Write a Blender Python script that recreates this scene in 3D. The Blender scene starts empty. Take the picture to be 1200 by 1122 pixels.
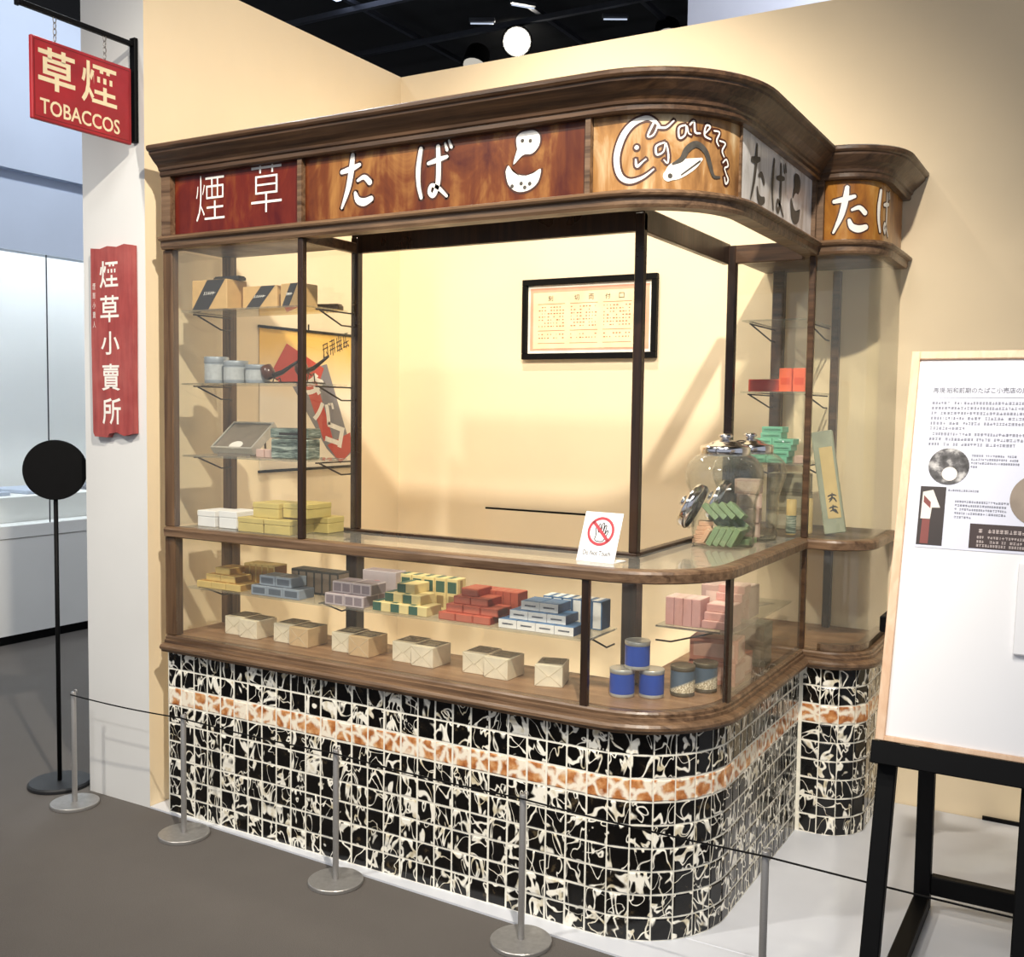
import bpy, bmesh, math, random
from mathutils import Vector, Matrix
random.seed(7)
PI = math.pi
S = bpy.context.scene
COL = S.collection

# ------------------------------------------------------------------ camera
CAM = Vector((2.9473, -2.6340, 1.4993))
YAW, PITCH, ROLL = -0.523713, -0.065611, 0.014112
f = Vector((math.sin(YAW)*math.cos(PITCH), math.cos(YAW)*math.cos(PITCH), math.sin(PITCH)))
r = Vector((math.cos(YAW), -math.sin(YAW), 0)); u = r.cross(f)
r2 = r*math.cos(ROLL)+u*math.sin(ROLL); u2 = -r*math.sin(ROLL)+u*math.cos(ROLL)
cd = bpy.data.cameras.new('camera'); cam = bpy.data.objects.new('camera', cd); COL.objects.link(cam)
cd.sensor_fit = 'HORIZONTAL'; cd.sensor_width = 36; cd.lens = 36*1227.26/1200; cd.clip_start = .05
m = Matrix((r2, u2, -f)).transposed().to_4x4(); m.translation = CAM; cam.matrix_world = m
S.camera = cam

# ------------------------------------------------------------------ world, lights, exposure
w = bpy.data.worlds.new('world'); S.world = w; w.use_nodes = True
w.node_tree.nodes['Background'].inputs[0].default_value = (.86, .90, 1, 1)
w.node_tree.nodes['Background'].inputs[1].default_value = .28
S.view_settings.view_transform = 'Standard'; S.view_settings.look = 'None'
S.view_settings.exposure = 0.85; S.view_settings.gamma = 1; S.view_settings.use_curve_mapping = False

def spot(name, loc, target, power, col, size=60, blend=.6, rad=.06):
    l = bpy.data.lights.new(name, 'SPOT'); l.energy = power; l.color = col; l.spot_size = math.radians(size)
    l.spot_blend = blend; l.shadow_soft_size = rad
    o = bpy.data.objects.new(name, l); COL.objects.link(o); o.location = loc
    o.rotation_euler = (Vector(target)-Vector(loc)).to_track_quat('-Z', 'Y').to_euler()
    return o
def area(name, loc, target, power, col, sx, sy):
    l = bpy.data.lights.new(name, 'AREA'); l.shape = 'RECTANGLE'; l.size = sx; l.size_y = sy; l.energy = power; l.color = col
    o = bpy.data.objects.new(name, l); COL.objects.link(o); o.location = loc
    o.rotation_euler = (Vector(target)-Vector(loc)).to_track_quat('-Z', 'Y').to_euler()
    return o
WARM = (1, .90, .76); COOL = (.88, .94, 1)
spot('track_spot', (2.75, -1.75, 3.95), (.9, .6, 1.5), 370, WARM, 74, .8, .05)
spot('track_spot', (-.5, -2.7, 4.1), (.9, .2, .8), 200, (1, .94, .84), 58, .9, .08)
spot('track_spot', (1.0, .15, 4.3), (.95, 1.5, 1.0), 190, (1, .88, .72), 72, 1.0, .05)
spot('track_spot', (3.3, -2.6, 4.1), (2.8, 0, 1.1), 85, (1, .97, .94), 42, .8, .06)
area('ceiling_lamp', (-1.2, 1.6, 4.5), (-2.6, 1.6, .8), 45, COOL, 1.2, .3)
area('ceiling_lamp', (1.8, -4.2, 4.4), (1.8, -4.1, 0), 60, (1, .97, .93), 1.2, .3)
area('ceiling_lamp', (2.4, 2.3, 4.4), (2.4, 3.2, 3.6), 26, COOL, 1.2, .2)

# ------------------------------------------------------------------ materials
def srgb(*c):
    return tuple((x/12.92 if x <= .04045 else ((x+.055)/1.055)**2.4) for x in (v/255 for v in c)) + (1,)
class NT:
    def __init__(s, name):
        s.m = bpy.data.materials.new(name); s.m.use_nodes = True; s.t = s.m.node_tree; s.b = s.t.nodes['Principled BSDF']
    def n(s, t, **kw):
        x = s.t.nodes.new(t)
        for k, v in kw.items():
            if k in x.inputs: x.inputs[k].default_value = v
            else: setattr(x, k, v)
        return x
    def l(s, a, b): s.t.links.new(a, b)
    def ramp(s, fac, stops, interp='LINEAR'):
        x = s.n('ShaderNodeValToRGB'); x.color_ramp.interpolation = interp
        e = x.color_ramp.elements
        while len(e) < len(stops): e.new(.5)
        for i, (p, c) in enumerate(stops): e[i].position = p; e[i].color = c
        s.l(fac, x.inputs[0]); return x.outputs[0]
    def mix(s, fac, a, b):
        x = s.n('ShaderNodeMix', data_type='RGBA')
        for v, k in ((fac, 0), (a, 6), (b, 7)):
            if hasattr(v, 'links') or isinstance(v, bpy.types.NodeSocket): s.l(v, x.inputs[k])
            else: x.inputs[k].default_value = v
        return x.outputs[2]
    def math(s, op, a, b=0):
        x = s.n('ShaderNodeMath', operation=op)
        for i, v in enumerate((a, b)):
            if isinstance(v, bpy.types.NodeSocket): s.l(v, x.inputs[i])
            else: x.inputs[i].default_value = v
        return x.outputs[0]
    def pos(s, scale=(1, 1, 1), rand=False):
        g = s.n('ShaderNodeNewGeometry'); v = g.outputs['Position']
        if rand:
            oi = s.n('ShaderNodeObjectInfo'); q = s.math('MULTIPLY', s.math('ADD', oi.outputs['Random'], s.math('MULTIPLY', g.outputs['Random Per Island'], 3.7)), 41.3)
            a = s.n('ShaderNodeVectorMath', operation='ADD'); s.l(v, a.inputs[0]); s.l(q, a.inputs[1]); v = a.outputs[0]
        mp = s.n('ShaderNodeMapping'); mp.inputs['Scale'].default_value = scale; s.l(v, mp.inputs[0]); return mp.outputs[0]
    def noise(s, vec, scale, detail=4, rough=.5, dist=0):
        x = s.n('ShaderNodeTexNoise', Scale=scale, Detail=detail, Roughness=rough, Distortion=dist); s.l(vec, x.inputs['Vector']); return x.outputs['Fac']
    def out(s, col, rough=.5, metal=0, bump=None, bstr=.2, bdist=.002):
        if isinstance(col, bpy.types.NodeSocket): s.l(col, s.b.inputs['Base Color'])
        else: s.b.inputs['Base Color'].default_value = col
        if isinstance(rough, bpy.types.NodeSocket): s.l(rough, s.b.inputs['Roughness'])
        else: s.b.inputs['Roughness'].default_value = rough
        s.b.inputs['Metallic'].default_value = metal
        if bump is not None:
            b = s.n('ShaderNodeBump', Strength=bstr, Distance=bdist); s.l(bump, b.inputs['Height']); s.l(b.outputs[0], s.b.inputs['Normal'])
        return s.m
MATS = {}
def plain(name, rgb, rough=.55, metal=0, var=.12, scale=14):
    if name in MATS: return MATS[name]
    n = NT(name); c = srgb(*rgb); fac = n.noise(n.pos(), scale, 5)
    dark = tuple(x*(1-var) for x in c[:3])+(1,); lite = tuple(min(1, x*(1+var)) for x in c[:3])+(1,)
    MATS[name] = n.out(n.ramp(fac, [(.3, dark), (.7, lite)]), rough, metal, fac, .08); return MATS[name]
def wood(name, a, b, rough=.38, axis='x', sc=1.0):
    n = NT(name)
    s = {'x': (2, 40, 40), 'y': (40, 2, 40), 'z': (40, 40, 2)}[axis]
    g = n.noise(n.pos(tuple(v*sc for v in s)), 1.3, 7, .62, .6); g2 = n.noise(n.pos(), 5, 4)
    col = n.mix(n.math('MULTIPLY', g2, .55), n.ramp(g, [(.32, srgb(*a)), (.68, srgb(*b))]), srgb(*a))
    return n.out(col, n.ramp(g2, [(.3, (rough-.1,)*3+(1,)), (.7, (rough+.15,)*3+(1,))]), 0, g, .25, .001)
M_wood = wood('dark_cornice_wood', (44, 28, 17), (106, 78, 54))
M_rail = wood('worn_rail_wood', (66, 46, 30), (150, 120, 92))
M_post = wood('blackened_post_wood', (30, 20, 14), (66, 44, 30), .32, 'z')
M_brown = wood('brown_post_wood', (70, 48, 30), (128, 98, 68), .4, 'z')
M_deck = wood('deck_wood', (120, 86, 60), (176, 142, 108), .4, 'x', .6)
M_cream = plain('cream_wall_paint', (243, 224, 190), .75, 0, .03, 2.5)
M_white = plain('white_wall_paint', (226, 226, 224), .7, 0, .03, 2)
M_bluew = plain('blue_grey_wall_paint', (178, 188, 206), .7, 0, .04, 2)
M_lav = plain('pale_lavender_wall', (226, 228, 244), .7, 0, .03, 2)
M_plat = plain('pale_grey_platform_sheet', (214, 218, 226), .4, 0, .05, 3)
M_black = plain('black_paint', (6, 6, 7), .55, 0, .2, 30)
M_black.node_tree.nodes['Principled BSDF'].inputs['Specular IOR Level'].default_value = .15
M_ceil = plain('black_ceiling_paint', (9, 9, 11), .9, 0, .2, 5)
M_grey = plain('dark_track_metal', (48, 50, 56), .5, .3)
n = NT('grey_carpet'); a = n.noise(n.pos(), 420, 3); b_ = n.noise(n.pos(), 6, 4)
M_carpet = n.out(n.mix(n.math('MULTIPLY', b_, .5), n.ramp(a, [(.25, srgb(74, 70, 67)), (.75, srgb(116, 111, 106))]), srgb(84, 79, 76)), .95, 0, a, .5, .003)
n = NT('brushed_steel'); a = n.noise(n.pos((1, 1, 60)), 60, 3)
M_steel = n.out(n.ramp(a, [(.3, srgb(158, 156, 154)), (.7, srgb(172, 170, 168))]), .38, .6)
M_chrome = plain('chrome', (225, 225, 228), .12, 1, .03)
M_grout = plain('cream_grout', (246, 242, 228), .8, 0, .08, 60)
M_wire = plain('dark_wire', (45, 34, 28), .4, .5)
M_paperw = plain('white_paper', (244, 244, 246), .6, 0, .01, 5)
M_ink = plain('black_ink', (30, 26, 26), .6, 0, .1, 80)
M_inkg = plain('grey_ink', (120, 122, 130), .7, 0, .15, 200)
M_whitep = plain('white_letter_paint', (244, 240, 232), .45, 0, .05, 40)
M_brownp = plain('brown_outline_paint', (66, 30, 14), .5, 0, .2, 60)
M_darkp = plain('dark_grey_letter_paint', (70, 66, 60), .5, 0, .3, 60)
M_redp = plain('red_enamel', (164, 34, 42), .4, 0, .18, 9)
M_signr = plain('sign_ring_red', (176, 50, 62), .5, 0, .03)
M_pine = wood('pale_pine_frame', (226, 186, 150), (246, 216, 186), .5, 'z')

# marble tiles
n = NT('black_marble_tile'); p = n.pos(rand=True)
def ridge(vec, scale, wmin, wmax, dist):
    a_ = n.math('ABSOLUTE', n.math('SUBTRACT', n.noise(vec, scale, 2, .5, dist), .5))
    wd_ = n.ramp(n.noise(vec, scale*1.7, 2), [(.40, (wmin,)*3+(1,)), (.72, (wmax,)*3+(1,))])
    return n.ramp(n.math('SUBTRACT', a_, wd_), [(.0, (1, 1, 1, 1)), (.012, (0, 0, 0, 1))])
def turned(rx, sc):
    mp = n.n('ShaderNodeMapping'); mp.inputs['Rotation'].default_value = rx; mp.inputs['Scale'].default_value = sc; n.l(p, mp.inputs[0]); return mp.outputs[0]
v1 = ridge(turned((.5, .9, .3), (1, 1, .7)), 9.5, -.060, .035, .8); v2 = ridge(turned((.2, -1.4, 1.1), (1, 1, .6)), 11, -.065, .021, 1.2)
vein = n.math('MAXIMUM', v1, v2)
smoke = n.ramp(n.noise(p, 20, 5, .6), [(.50, srgb(7, 6, 6)), (.62, srgb(20, 16, 12)), (.78, srgb(104, 90, 66))])
vcol = n.ramp(n.noise(p, 30, 3), [(.32, srgb(214, 202, 170)), (.5, srgb(253, 249, 236))])
M_tile = n.out(n.mix(vein, smoke, vcol), .16)
n = NT('brown_marble_tile'); p = n.pos(rand=True)
dn = n.n('ShaderNodeTexNoise', Scale=18, Detail=3); n.l(p, dn.inputs['Vector'])
vm = n.n('ShaderNodeVectorMath', operation='MULTIPLY_ADD'); n.l(dn.outputs['Color'], vm.inputs[0]); vm.inputs[1].default_value = (.05, .05, .05); n.l(p, vm.inputs[2])
vo = n.n('ShaderNodeTexVoronoi', feature='DISTANCE_TO_EDGE', Scale=17); n.l(vm.outputs[0], vo.inputs['Vector'])
br = n.ramp(n.noise(p, 40, 4), [(.3, srgb(150, 80, 38)), (.52, srgb(202, 136, 82)), (.75, srgb(238, 198, 148))])
M_tileb = n.out(n.mix(n.ramp(vo.outputs['Distance'], [(.05, (1, 1, 1, 1)), (.17, (0, 0, 0, 1))]), br, srgb(252, 242, 222)), .18)

# glass panes: reflect by Fresnel, else let light straight through
def glass(name, tint=(.97, .98, .96, 1), ior=1.5, rough=.0, film=0.0):
    n = NT(name); t = n.t; t.nodes.remove(n.b)
    tr = n.n('ShaderNodeBsdfTransparent'); tr.inputs[0].default_value = tint
    gl = n.n('ShaderNodeBsdfGlossy'); gl.inputs['Roughness'].default_value = rough
    lw = n.n('ShaderNodeLayerWeight', Blend=.5); mx = n.n('ShaderNodeMixShader')      # Schlick reflectance, same from both sides
    fr = n.math('ADD', n.math('MULTIPLY', n.math('POWER', lw.outputs['Facing'], 5), .9), .035)
    n.l(fr, mx.inputs[0]); n.l(tr.outputs[0], mx.inputs[1]); n.l(gl.outputs[0], mx.inputs[2])
    last = mx.outputs[0]
    if film:
        df = n.n('ShaderNodeBsdfDiffuse'); df.inputs[0].default_value = (.8, .8, .74, 1)
        m2 = n.n('ShaderNodeMixShader'); m2.inputs[0].default_value = film
        n.l(last, m2.inputs[1]); n.l(df.outputs[0], m2.inputs[2]); last = m2.outputs[0]
    n.l(last, t.nodes['Material Output'].inputs[0]); return n.m
M_glass = glass('window_glass', (.985, .99, .98, 1), 1.5, 0, .02)
M_pglass = glass('curved_pane_glass', (.965, .97, .94, 1), 1.5, 0, .03)
M_shelf = glass('shelf_glass', (.97, .985, .965, 1), 1.5, 0, .06)
M_jar = glass('jar_glass', (.97, .98, .97, 1), 1.5, 0, .02)
M_acr = plain('acrylic_sign_white', (246, 246, 248), .3, 0, .01)
def emit(name, rgb, st):
    n = NT(name); n.b.inputs['Base Color'].default_value = (0, 0, 0, 1)
    n.b.inputs['Emission Color'].default_value = rgb+(1,); n.b.inputs['Emission Strength'].default_value = st; return n.m

# painted frieze glass
def frieze_mat(name, dark, mid, lite, sx=1.6, bias=.5):
    n = NT(name); p = n.pos((3.2*sx, 3.2*sx, 2.2)); a = n.noise(p, 1.7, 5, .6, .8); b = n.noise(n.pos((22, 22, 3)), 1.5, 4)
    k = n.math('ADD', n.math('MULTIPLY', a, .75), n.math('MULTIPLY', b, .25))
    col = n.ramp(k, [(bias-.16, srgb(*dark)), (bias, srgb(*mid)), (bias+.16, srgb(*lite))])
    return n.out(col, .28, 0, b, .05)
M_fr1 = frieze_mat('red_lacquer_glass', (76, 8, 8), (104, 30, 14), (138, 76, 34), 1.6, .52)
M_fr2 = frieze_mat('brown_lacquer_glass', (66, 12, 8), (108, 54, 20), (166, 118, 62), 1.3, .5)
M_fr3 = frieze_mat('amber_lacquer_glass', (104, 68, 36), (168, 124, 74), (220, 200, 162), 1.6, .5)
M_fr4 = frieze_mat('worn_silver_glass', (160, 152, 140), (226, 226, 226), (250, 251, 253), 2.2, .46)
M_fr4.node_tree.nodes['Principled BSDF'].inputs['Metallic'].default_value = .2
M_fr5 = frieze_mat('golden_lacquer_glass', (112, 62, 16), (158, 104, 34), (190, 146, 78), 1.6, .5)

# ------------------------------------------------------------------ mesh helpers
class MB:
    def __init__(s): s.v = []; s.f = []; s.mi = []; s.sm = []
    def add(s, vs, fs, mi=0, smooth=False, M=None):
        k = len(s.v)
        for v in vs:
            v = Vector(v); s.v.append(tuple(M @ v) if M is not None else tuple(v))
        for q in fs:
            s.f.append([k+i for i in q]); s.mi.append(mi); s.sm.append(smooth)
        return s
    def box(s, x0, x1, y0, y1, z0, z1, mi=0, M=None, fm=None):
        vs = [(x0, y0, z0), (x1, y0, z0), (x1, y1, z0), (x0, y1, z0), (x0, y0, z1), (x1, y0, z1), (x1, y1, z1), (x0, y1, z1)]
        fs = [(3, 2, 1, 0), (4, 5, 6, 7), (0, 1, 5, 4), (1, 2, 6, 5), (2, 3, 7, 6), (3, 0, 4, 7)]   # bottom top front right back left
        s.add(vs, fs, mi, False, M)
        if fm:
            for k, v in fm.items(): s.mi[len(s.mi)-6+k] = v
        return s
    def cbox(s, x0, x1, y0, y1, z0, z1, b=.003, mi=0, M=None):
        # box with chamfered edges (26 faces)
        X = (x0, x0+b, x1-b, x1); Yy = (y0, y0+b, y1-b, y1); Z = (z0, z0+b, z1-b, z1)
        bm = bmesh.new()
        pts = []
        for i in (1, 2):
            for j in (1, 2):
                pts += [(X[i], Yy[j], Z[0]), (X[i], Yy[j], Z[3])]
                pts += [(X[0], Yy[i], Z[j]), (X[3], Yy[i], Z[j]), (X[i], Yy[0], Z[j]), (X[i], Yy[3], Z[j])]
        for p_ in pts: bm.verts.new(p_)
        bmesh.ops.convex_hull(bm, input=bm.verts); bm.verts.ensure_lookup_table(); bm.verts.index_update()
        bmesh.ops.dissolve_limit(bm, angle_limit=.02, verts=bm.verts, edges=bm.edges); bm.verts.index_update()
        s.add([v.co for v in bm.verts], [[v.index for v in q.verts] for q in bm.faces], mi, False, M); bm.free(); return s
    def tube(s, pts, rad, n=8, mi=0, cap=True):
        pts = [Vector(p_) for p_ in pts]; rings = []; k0 = len(s.v)
        rads = rad if isinstance(rad, (list, tuple)) else [rad]*len(pts)
        up = None
        for i, p_ in enumerate(pts):
            t = (pts[min(i+1, len(pts)-1)]-pts[max(i-1, 0)]).normalized()
            if up is None: up = Vector((0, 0, 1)) if abs(t.z) < .9 else Vector((1, 0, 0))
            a = t.cross(up).normalized(); b = a.cross(t).normalized(); up = b
            for j in range(n):
                th = 2*PI*j/n; s.v.append(tuple(p_+(a*math.cos(th)+b*math.sin(th))*rads[i]))
        for i in range(len(pts)-1):
            for j in range(n):
                a = k0+i*n+j; b = k0+i*n+(j+1) % n
                s.f.append([a, a+n, b+n, b]); s.mi.append(mi); s.sm.append(True)
        if cap:
            s.f.append([k0+j for j in range(n)]); s.f.append([k0+(len(pts)-1)*n+j for j in reversed(range(n))]); s.mi += [mi]*2; s.sm += [False]*2
        return s
    def lathe(s, prof, n=32, mi=0, M=None, smooth=True, close=True):
        vs = []; fs = []
        for rr, z in prof:
            for j in range(n): th = 2*PI*j/n; vs.append((rr*math.cos(th), rr*math.sin(th), z))
        for i in range(len(prof)-1):
            for j in range(n): fs.append((i*n+j, i*n+(j+1) % n, (i+1)*n+(j+1) % n, (i+1)*n+j))
        s.add(vs, fs, mi, smooth, M)
        if close:
            k = len(prof)-1
            s.add([], [], mi); base = len(s.v)-len(vs)
            if prof[0][0] > 1e-6: s.f.append([base+j for j in reversed(range(n))]); s.mi.append(mi); s.sm.append(False)
            if prof[k][0] > 1e-6: s.f.append([base+k*n+j for j in range(n)]); s.mi.append(mi); s.sm.append(False)
        return s
    def build(s, name, mats, parent=None, loc=None):
        me = bpy.data.meshes.new(name); me.from_pydata(s.v, [], s.f)
        for mm in (mats if isinstance(mats, (list, tuple)) else [mats]): me.materials.append(mm)
        me.polygons.foreach_set('material_index', s.mi); me.polygons.foreach_set('use_smooth', s.sm)
        me.validate(); me.update()
        o = bpy.data.objects.new(name, me); COL.objects.link(o)
        if parent: o.parent = parent
        if loc: o.location = loc
        return o
def tag(o, label, cat, group=None):
    o['label'] = label; o['category'] = cat
    if group: o['group'] = group
    return o
def thing(name, label, cat, loc=(0, 0, 0), rz=0, group=None):
    o = bpy.data.objects.new(name, None); COL.objects.link(o); o.location = loc; o.rotation_euler = (0, 0, rz); o.empty_display_size = .1
    return tag(o, label, cat, group)
def struct(o): o['kind'] = 'structure'; return o
def T(x=0, y=0, z=0): return Matrix.Translation((x, y, z))
def RZ(a): return Matrix.Rotation(a, 4, 'Z')
def RX(a): return Matrix.Rotation(a, 4, 'X')
def RY(a): return Matrix.Rotation(a, 4, 'Y')
ORD = ['first', 'second', 'third', 'fourth', 'fifth', 'sixth', 'seventh', 'eighth', 'ninth', 'tenth', 'eleventh', 'twelfth']
def nth(i, n):
    if n == 1: return 'only'
    if i == 0: return 'leftmost'
    if i == n-1: return 'rightmost'
    return ORD[i]+' from the left'

# 2-D lettering --------------------------------------------------------
_tc = {}
def text2d(body, bold=0.0):
    key = (body, bold)
    if key in _tc: return _tc[key]
    c = bpy.data.curves.new('lettering', 'FONT'); c.body = body; c.offset = bold; c.resolution_u = 3
    o = bpy.data.objects.new('lettering', c); COL.objects.link(o); bpy.context.view_layer.update()
    me = bpy.data.meshes.new_from_object(o.evaluated_get(bpy.context.evaluated_depsgraph_get()))
    vs = [(v.co.x, v.co.y) for v in me.vertices]; fs = [list(q.vertices) for q in me.polygons]
    bpy.data.objects.remove(o); bpy.data.curves.remove(c); bpy.data.meshes.remove(me)
    x0 = min(v[0] for v in vs); x1 = max(v[0] for v in vs); y0 = min(v[1] for v in vs); y1 = max(v[1] for v in vs)
    _tc[key] = ([((a-x0)/(x1-x0), (b-y0)/(y1-y0)) for a, b in vs], fs, (x1-x0)/(y1-y0)); return _tc[key]
def text_box(body, cx, cy, w_, h_, bold=0, rot=0):
    vs, fs, _ = text2d(body, bold); ca, sa = math.cos(rot), math.sin(rot); out = []
    for a, b in vs:
        x, y = (a-.5)*w_, (b-.5)*h_; out.append((cx+x*ca-y*sa, cy+x*sa+y*ca))
    return out, fs
def catmull(pts, k=6):
    out = []; n_ = len(pts)
    for i in range(n_-1):
        p0, p1, p2, p3 = pts[max(i-1, 0)], pts[i], pts[i+1], pts[min(i+2, n_-1)]
        for j in range(k):
            t = j/k; out.append(tuple(.5*((2*b)+(-a+c)*t+(2*a-5*b+4*c-d)*t*t+(-a+3*b-3*c+d)*t**3) for a, b, c, d in zip(p0, p1, p2, p3)))
    out.append(tuple(pts[-1])); return out
def brush(pts, grow=0):          # pts: (x, y, width)
    q = catmull(pts); vs = []; fs = []
    for i, (x, y, wd) in enumerate(q):
        a = q[max(i-1, 0)]; b = q[min(i+1, len(q)-1)]; dx, dy = b[0]-a[0], b[1]-a[1]; L = math.hypot(dx, dy) or 1
        ex = 0
        if i == 0: ex = -grow
        if i == len(q)-1: ex = grow
        hw = max(wd, .0003)/2+grow; vs += [(x-dy/L*hw+dx/L*ex, y+dx/L*hw+dy/L*ex), (x+dy/L*hw+dx/L*ex, y-dx/L*hw+dy/L*ex)]
    for i in range(len(q)-1): fs.append((2*i, 2*i+1, 2*i+3, 2*i+2))
    for e, sg in ((0, -1), (len(q)-1, 1)):      # round ends
        x, y, wd = q[e]; hw = max(wd, .0003)/2+grow; a = q[max(e-1, 0)]; b = q[min(e+1, len(q)-1)]; th = math.atan2(b[1]-a[1], b[0]-a[0])+(PI if sg < 0 else 0)
        k = len(vs); vs += [(x+hw*math.cos(th-PI/2+PI*j/6)*1, y+hw*math.sin(th-PI/2+PI*j/6)) for j in range(7)]; fs.append(tuple(range(k, k+7)))
    return vs, fs
def poly(pts): return list(pts), [tuple(range(len(pts)))]
def circle(cx, cy, rr, n_=20, r0=0):
    if r0:
        vs = [(cx+q*math.cos(2*PI*j/n_), cy+q*math.sin(2*PI*j/n_)) for q in (r0, rr) for j in range(n_)]
        return vs, [(j, (j+1) % n_, n_+(j+1) % n_, n_+j) for j in range(n_)]
    return poly([(cx+rr*math.cos(2*PI*j/n_), cy+rr*math.sin(2*PI*j/n_)) for j in range(n_)])
KANA = {
 'ta': [[(.08, .70, .09), (.35, .74, .12), (.60, .80, .08)], [(.40, 1.0, .10), (.36, .70, .14), (.26, .35, .12), (.08, .0, .05)], [(.55, .50, .06), (.74, .55, .10), (.90, .44, .12)], [(.48, .26, .08), (.56, .12, .14), (.74, .07, .16), (.94, .12, .12)]],
 'ba': [[(.14, .94, .10), (.07, .60, .12), (.08, .30, .10), (.16, .06, .08)], [(.36, .66, .07), (.62, .70, .11), (.90, .74, .07)], [(.64, .94, .10), (.66, .60, .12), (.64, .28, .12), (.52, .08, .11), (.40, .14, .09), (.46, .26, .08), (.66, .20, .09), (.90, .04, .06)], [(.84, .98, .05), (.90, .86, .07)], [(.95, 1.02, .05), (1.02, .90, .07)]],
}
LAYERED = set()      # mappers that lift each later stroke by a paint layer
def surface_text(parent, name, parts, mapper, mat, cuts=None):
    """parts: list of (vs2d, fs); mapper(u,v)->xyz"""
    mb = MB()
    for pi_, (vs, fs) in enumerate(parts):
        if cuts:
            bm = bmesh.new(); bv = [bm.verts.new((a, b, 0)) for a, b in vs]
            for q in fs:
                try: bm.faces.new([bv[i] for i in q])
                except ValueError: pass
            for cx in cuts:
                bmesh.ops.bisect_plane(bm, geom=bm.verts[:]+bm.edges[:]+bm.faces[:], plane_co=(cx, 0, 0), plane_no=(1, 0, 0))
            bm.verts.index_update()
            vs = [(v.co.x, v.co.y) for v in bm.verts]; fs = [[v.index for v in q.verts] for q in bm.faces]; bm.free()
        mb.add([mapper(a, b, pi_*.00004) if mapper in LAYERED else mapper(a, b) for a, b in vs], fs)
    o = mb.build(name, mat, parent)
    if 'lines' in name or 'spots' in name or name == 'caption_text': o['kind'] = 'stuff'
    return o

# ------------------------------------------------------------------ the setting
XP, YB, HW = -.11, 1.541, 3.085
struct(MB().box(-7, 6, -6, 8, -.05, 0).build('floor', M_carpet))
plat = thing('floor_platform', 'pale grey display platform sheet under the tobacco kiosk', 'platform'); del plat['category']; del plat['label']; struct(plat)
def edge(x): return -.002-.0335*(x+.11)
for x0, x1 in ((-.108, 3.2), (3.204, 4.6)):
    q = [(x0, edge(x0)), (x1, edge(x1)), (x1, .118), (x0, .118)]
    MB().add([(a, b, .0005) for a, b in q]+[(a, b, .007) for a, b in q], [(3, 2, 1, 0), (4, 5, 6, 7), (0, 1, 5, 4), (1, 2, 6, 5), (2, 3, 7, 6), (3, 0, 4, 7)]).build('platform_panel', M_plat, plat)
    MB().cbox(x0, x1, .122, 1.537, 0.0005, .007, .002).build('platform_panel', M_plat, plat)
ZB = .007
part = MB(); part.box(-.446, XP, .0, YB+.12, 0, HW, fm={2: 1, 5: 1})
struct(part.build('wall_left', [M_cream, M_white]))
struct(MB().box(XP, 6, YB, YB+.12, 0, HW).build('wall_back', M_cream))
struct(MB().box(.40, .95, YB-.012, YB-.0005, ZB, 1.035).box(.40, .95, YB-.010, YB-.0005, 1.035, 1.043, 1).build('trim_1', [M_cream, M_black]))
struct(MB().box(2.575, 5, YB-.012, YB-.0005, ZB, .020).build('baseboard_back', M_black))
struct(MB().box(-9, 8, -7, 10, 4.7, 4.75).build('ceiling', M_ceil))
struct(MB().box(.70, 8, 3.2, 3.3, 2.6, 4.69).build('wall_far', M_lav))
struct(MB().box(-9, 8, 9.6, 9.7, 0, 4.69).build('wall_rear', M_ceil))
# ceiling tracks
for k, yy in enumerate((3.89, 4.72, 5.6, 7.2)):
    struct(MB().box(-6, 4, yy-.02, yy+.02, 4.53, 4.57).build('trim_%d' % (2+k), M_grey))
for k, xx in enumerate((-2.27, -1.1, -.3, .45)):
    struct(MB().box(xx-.02, xx+.02, 2.4, 9, 4.575, 4.61).build('trim_%d' % (6+k), M_grey))

def ceiling_spot(loc, target, label, st, power=0):
    t = thing('ceiling_spotlight', label, 'spotlight', loc, 0, 'spotlights on the black ceiling')
    q = (Vector(target)-Vector(loc)).to_track_quat('Z', 'Y').to_matrix().to_4x4()
    MB().lathe([(.06, -.22), (.10, -.20), (.118, -.02), (.124, 0), (.112, 0), (.10, -.03)], 20, 0, q, True, False).build('housing', M_black, t)
    MB().lathe([(.0, -.03), (.10, -.03)], 20, 0, q, False, False).build('lens', emit('spotlight_lens', (1, .93, .8), st), t)
    MB().box(-.012, .012, .08, .104, .05, 4.53-loc[2]).build('stem', M_black, t)
    return t
ceiling_spot((-1.30, 4.70, 4.40), CAM, 'bright round spotlight shining toward the viewer above the cream wall', 60)
ceiling_spot((-1.95, 5.1, 4.40), (-1.5, 3, 1), 'unlit black spotlight on the ceiling track left of the bright one', .3)
ceiling_spot((-.25, 5.25, 4.40), (1, 2.5, 1), 'unlit black spotlight on the ceiling track right of the bright one', .3)
t = thing('ceiling_panel_light', 'bluish white rectangular ceiling panel light cut by the picture top', 'ceiling light', (-2.12, 3.70, 4.63))
MB().box(-.33, .33, -.17, .17, .0, .068).build('frame', M_grey, t)
MB().box(-.30, .30, -.15, .15, -.008, -.0005).build('diffuser', emit('panel_light', (.62, .72, 1), 1.6), t)

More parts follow.
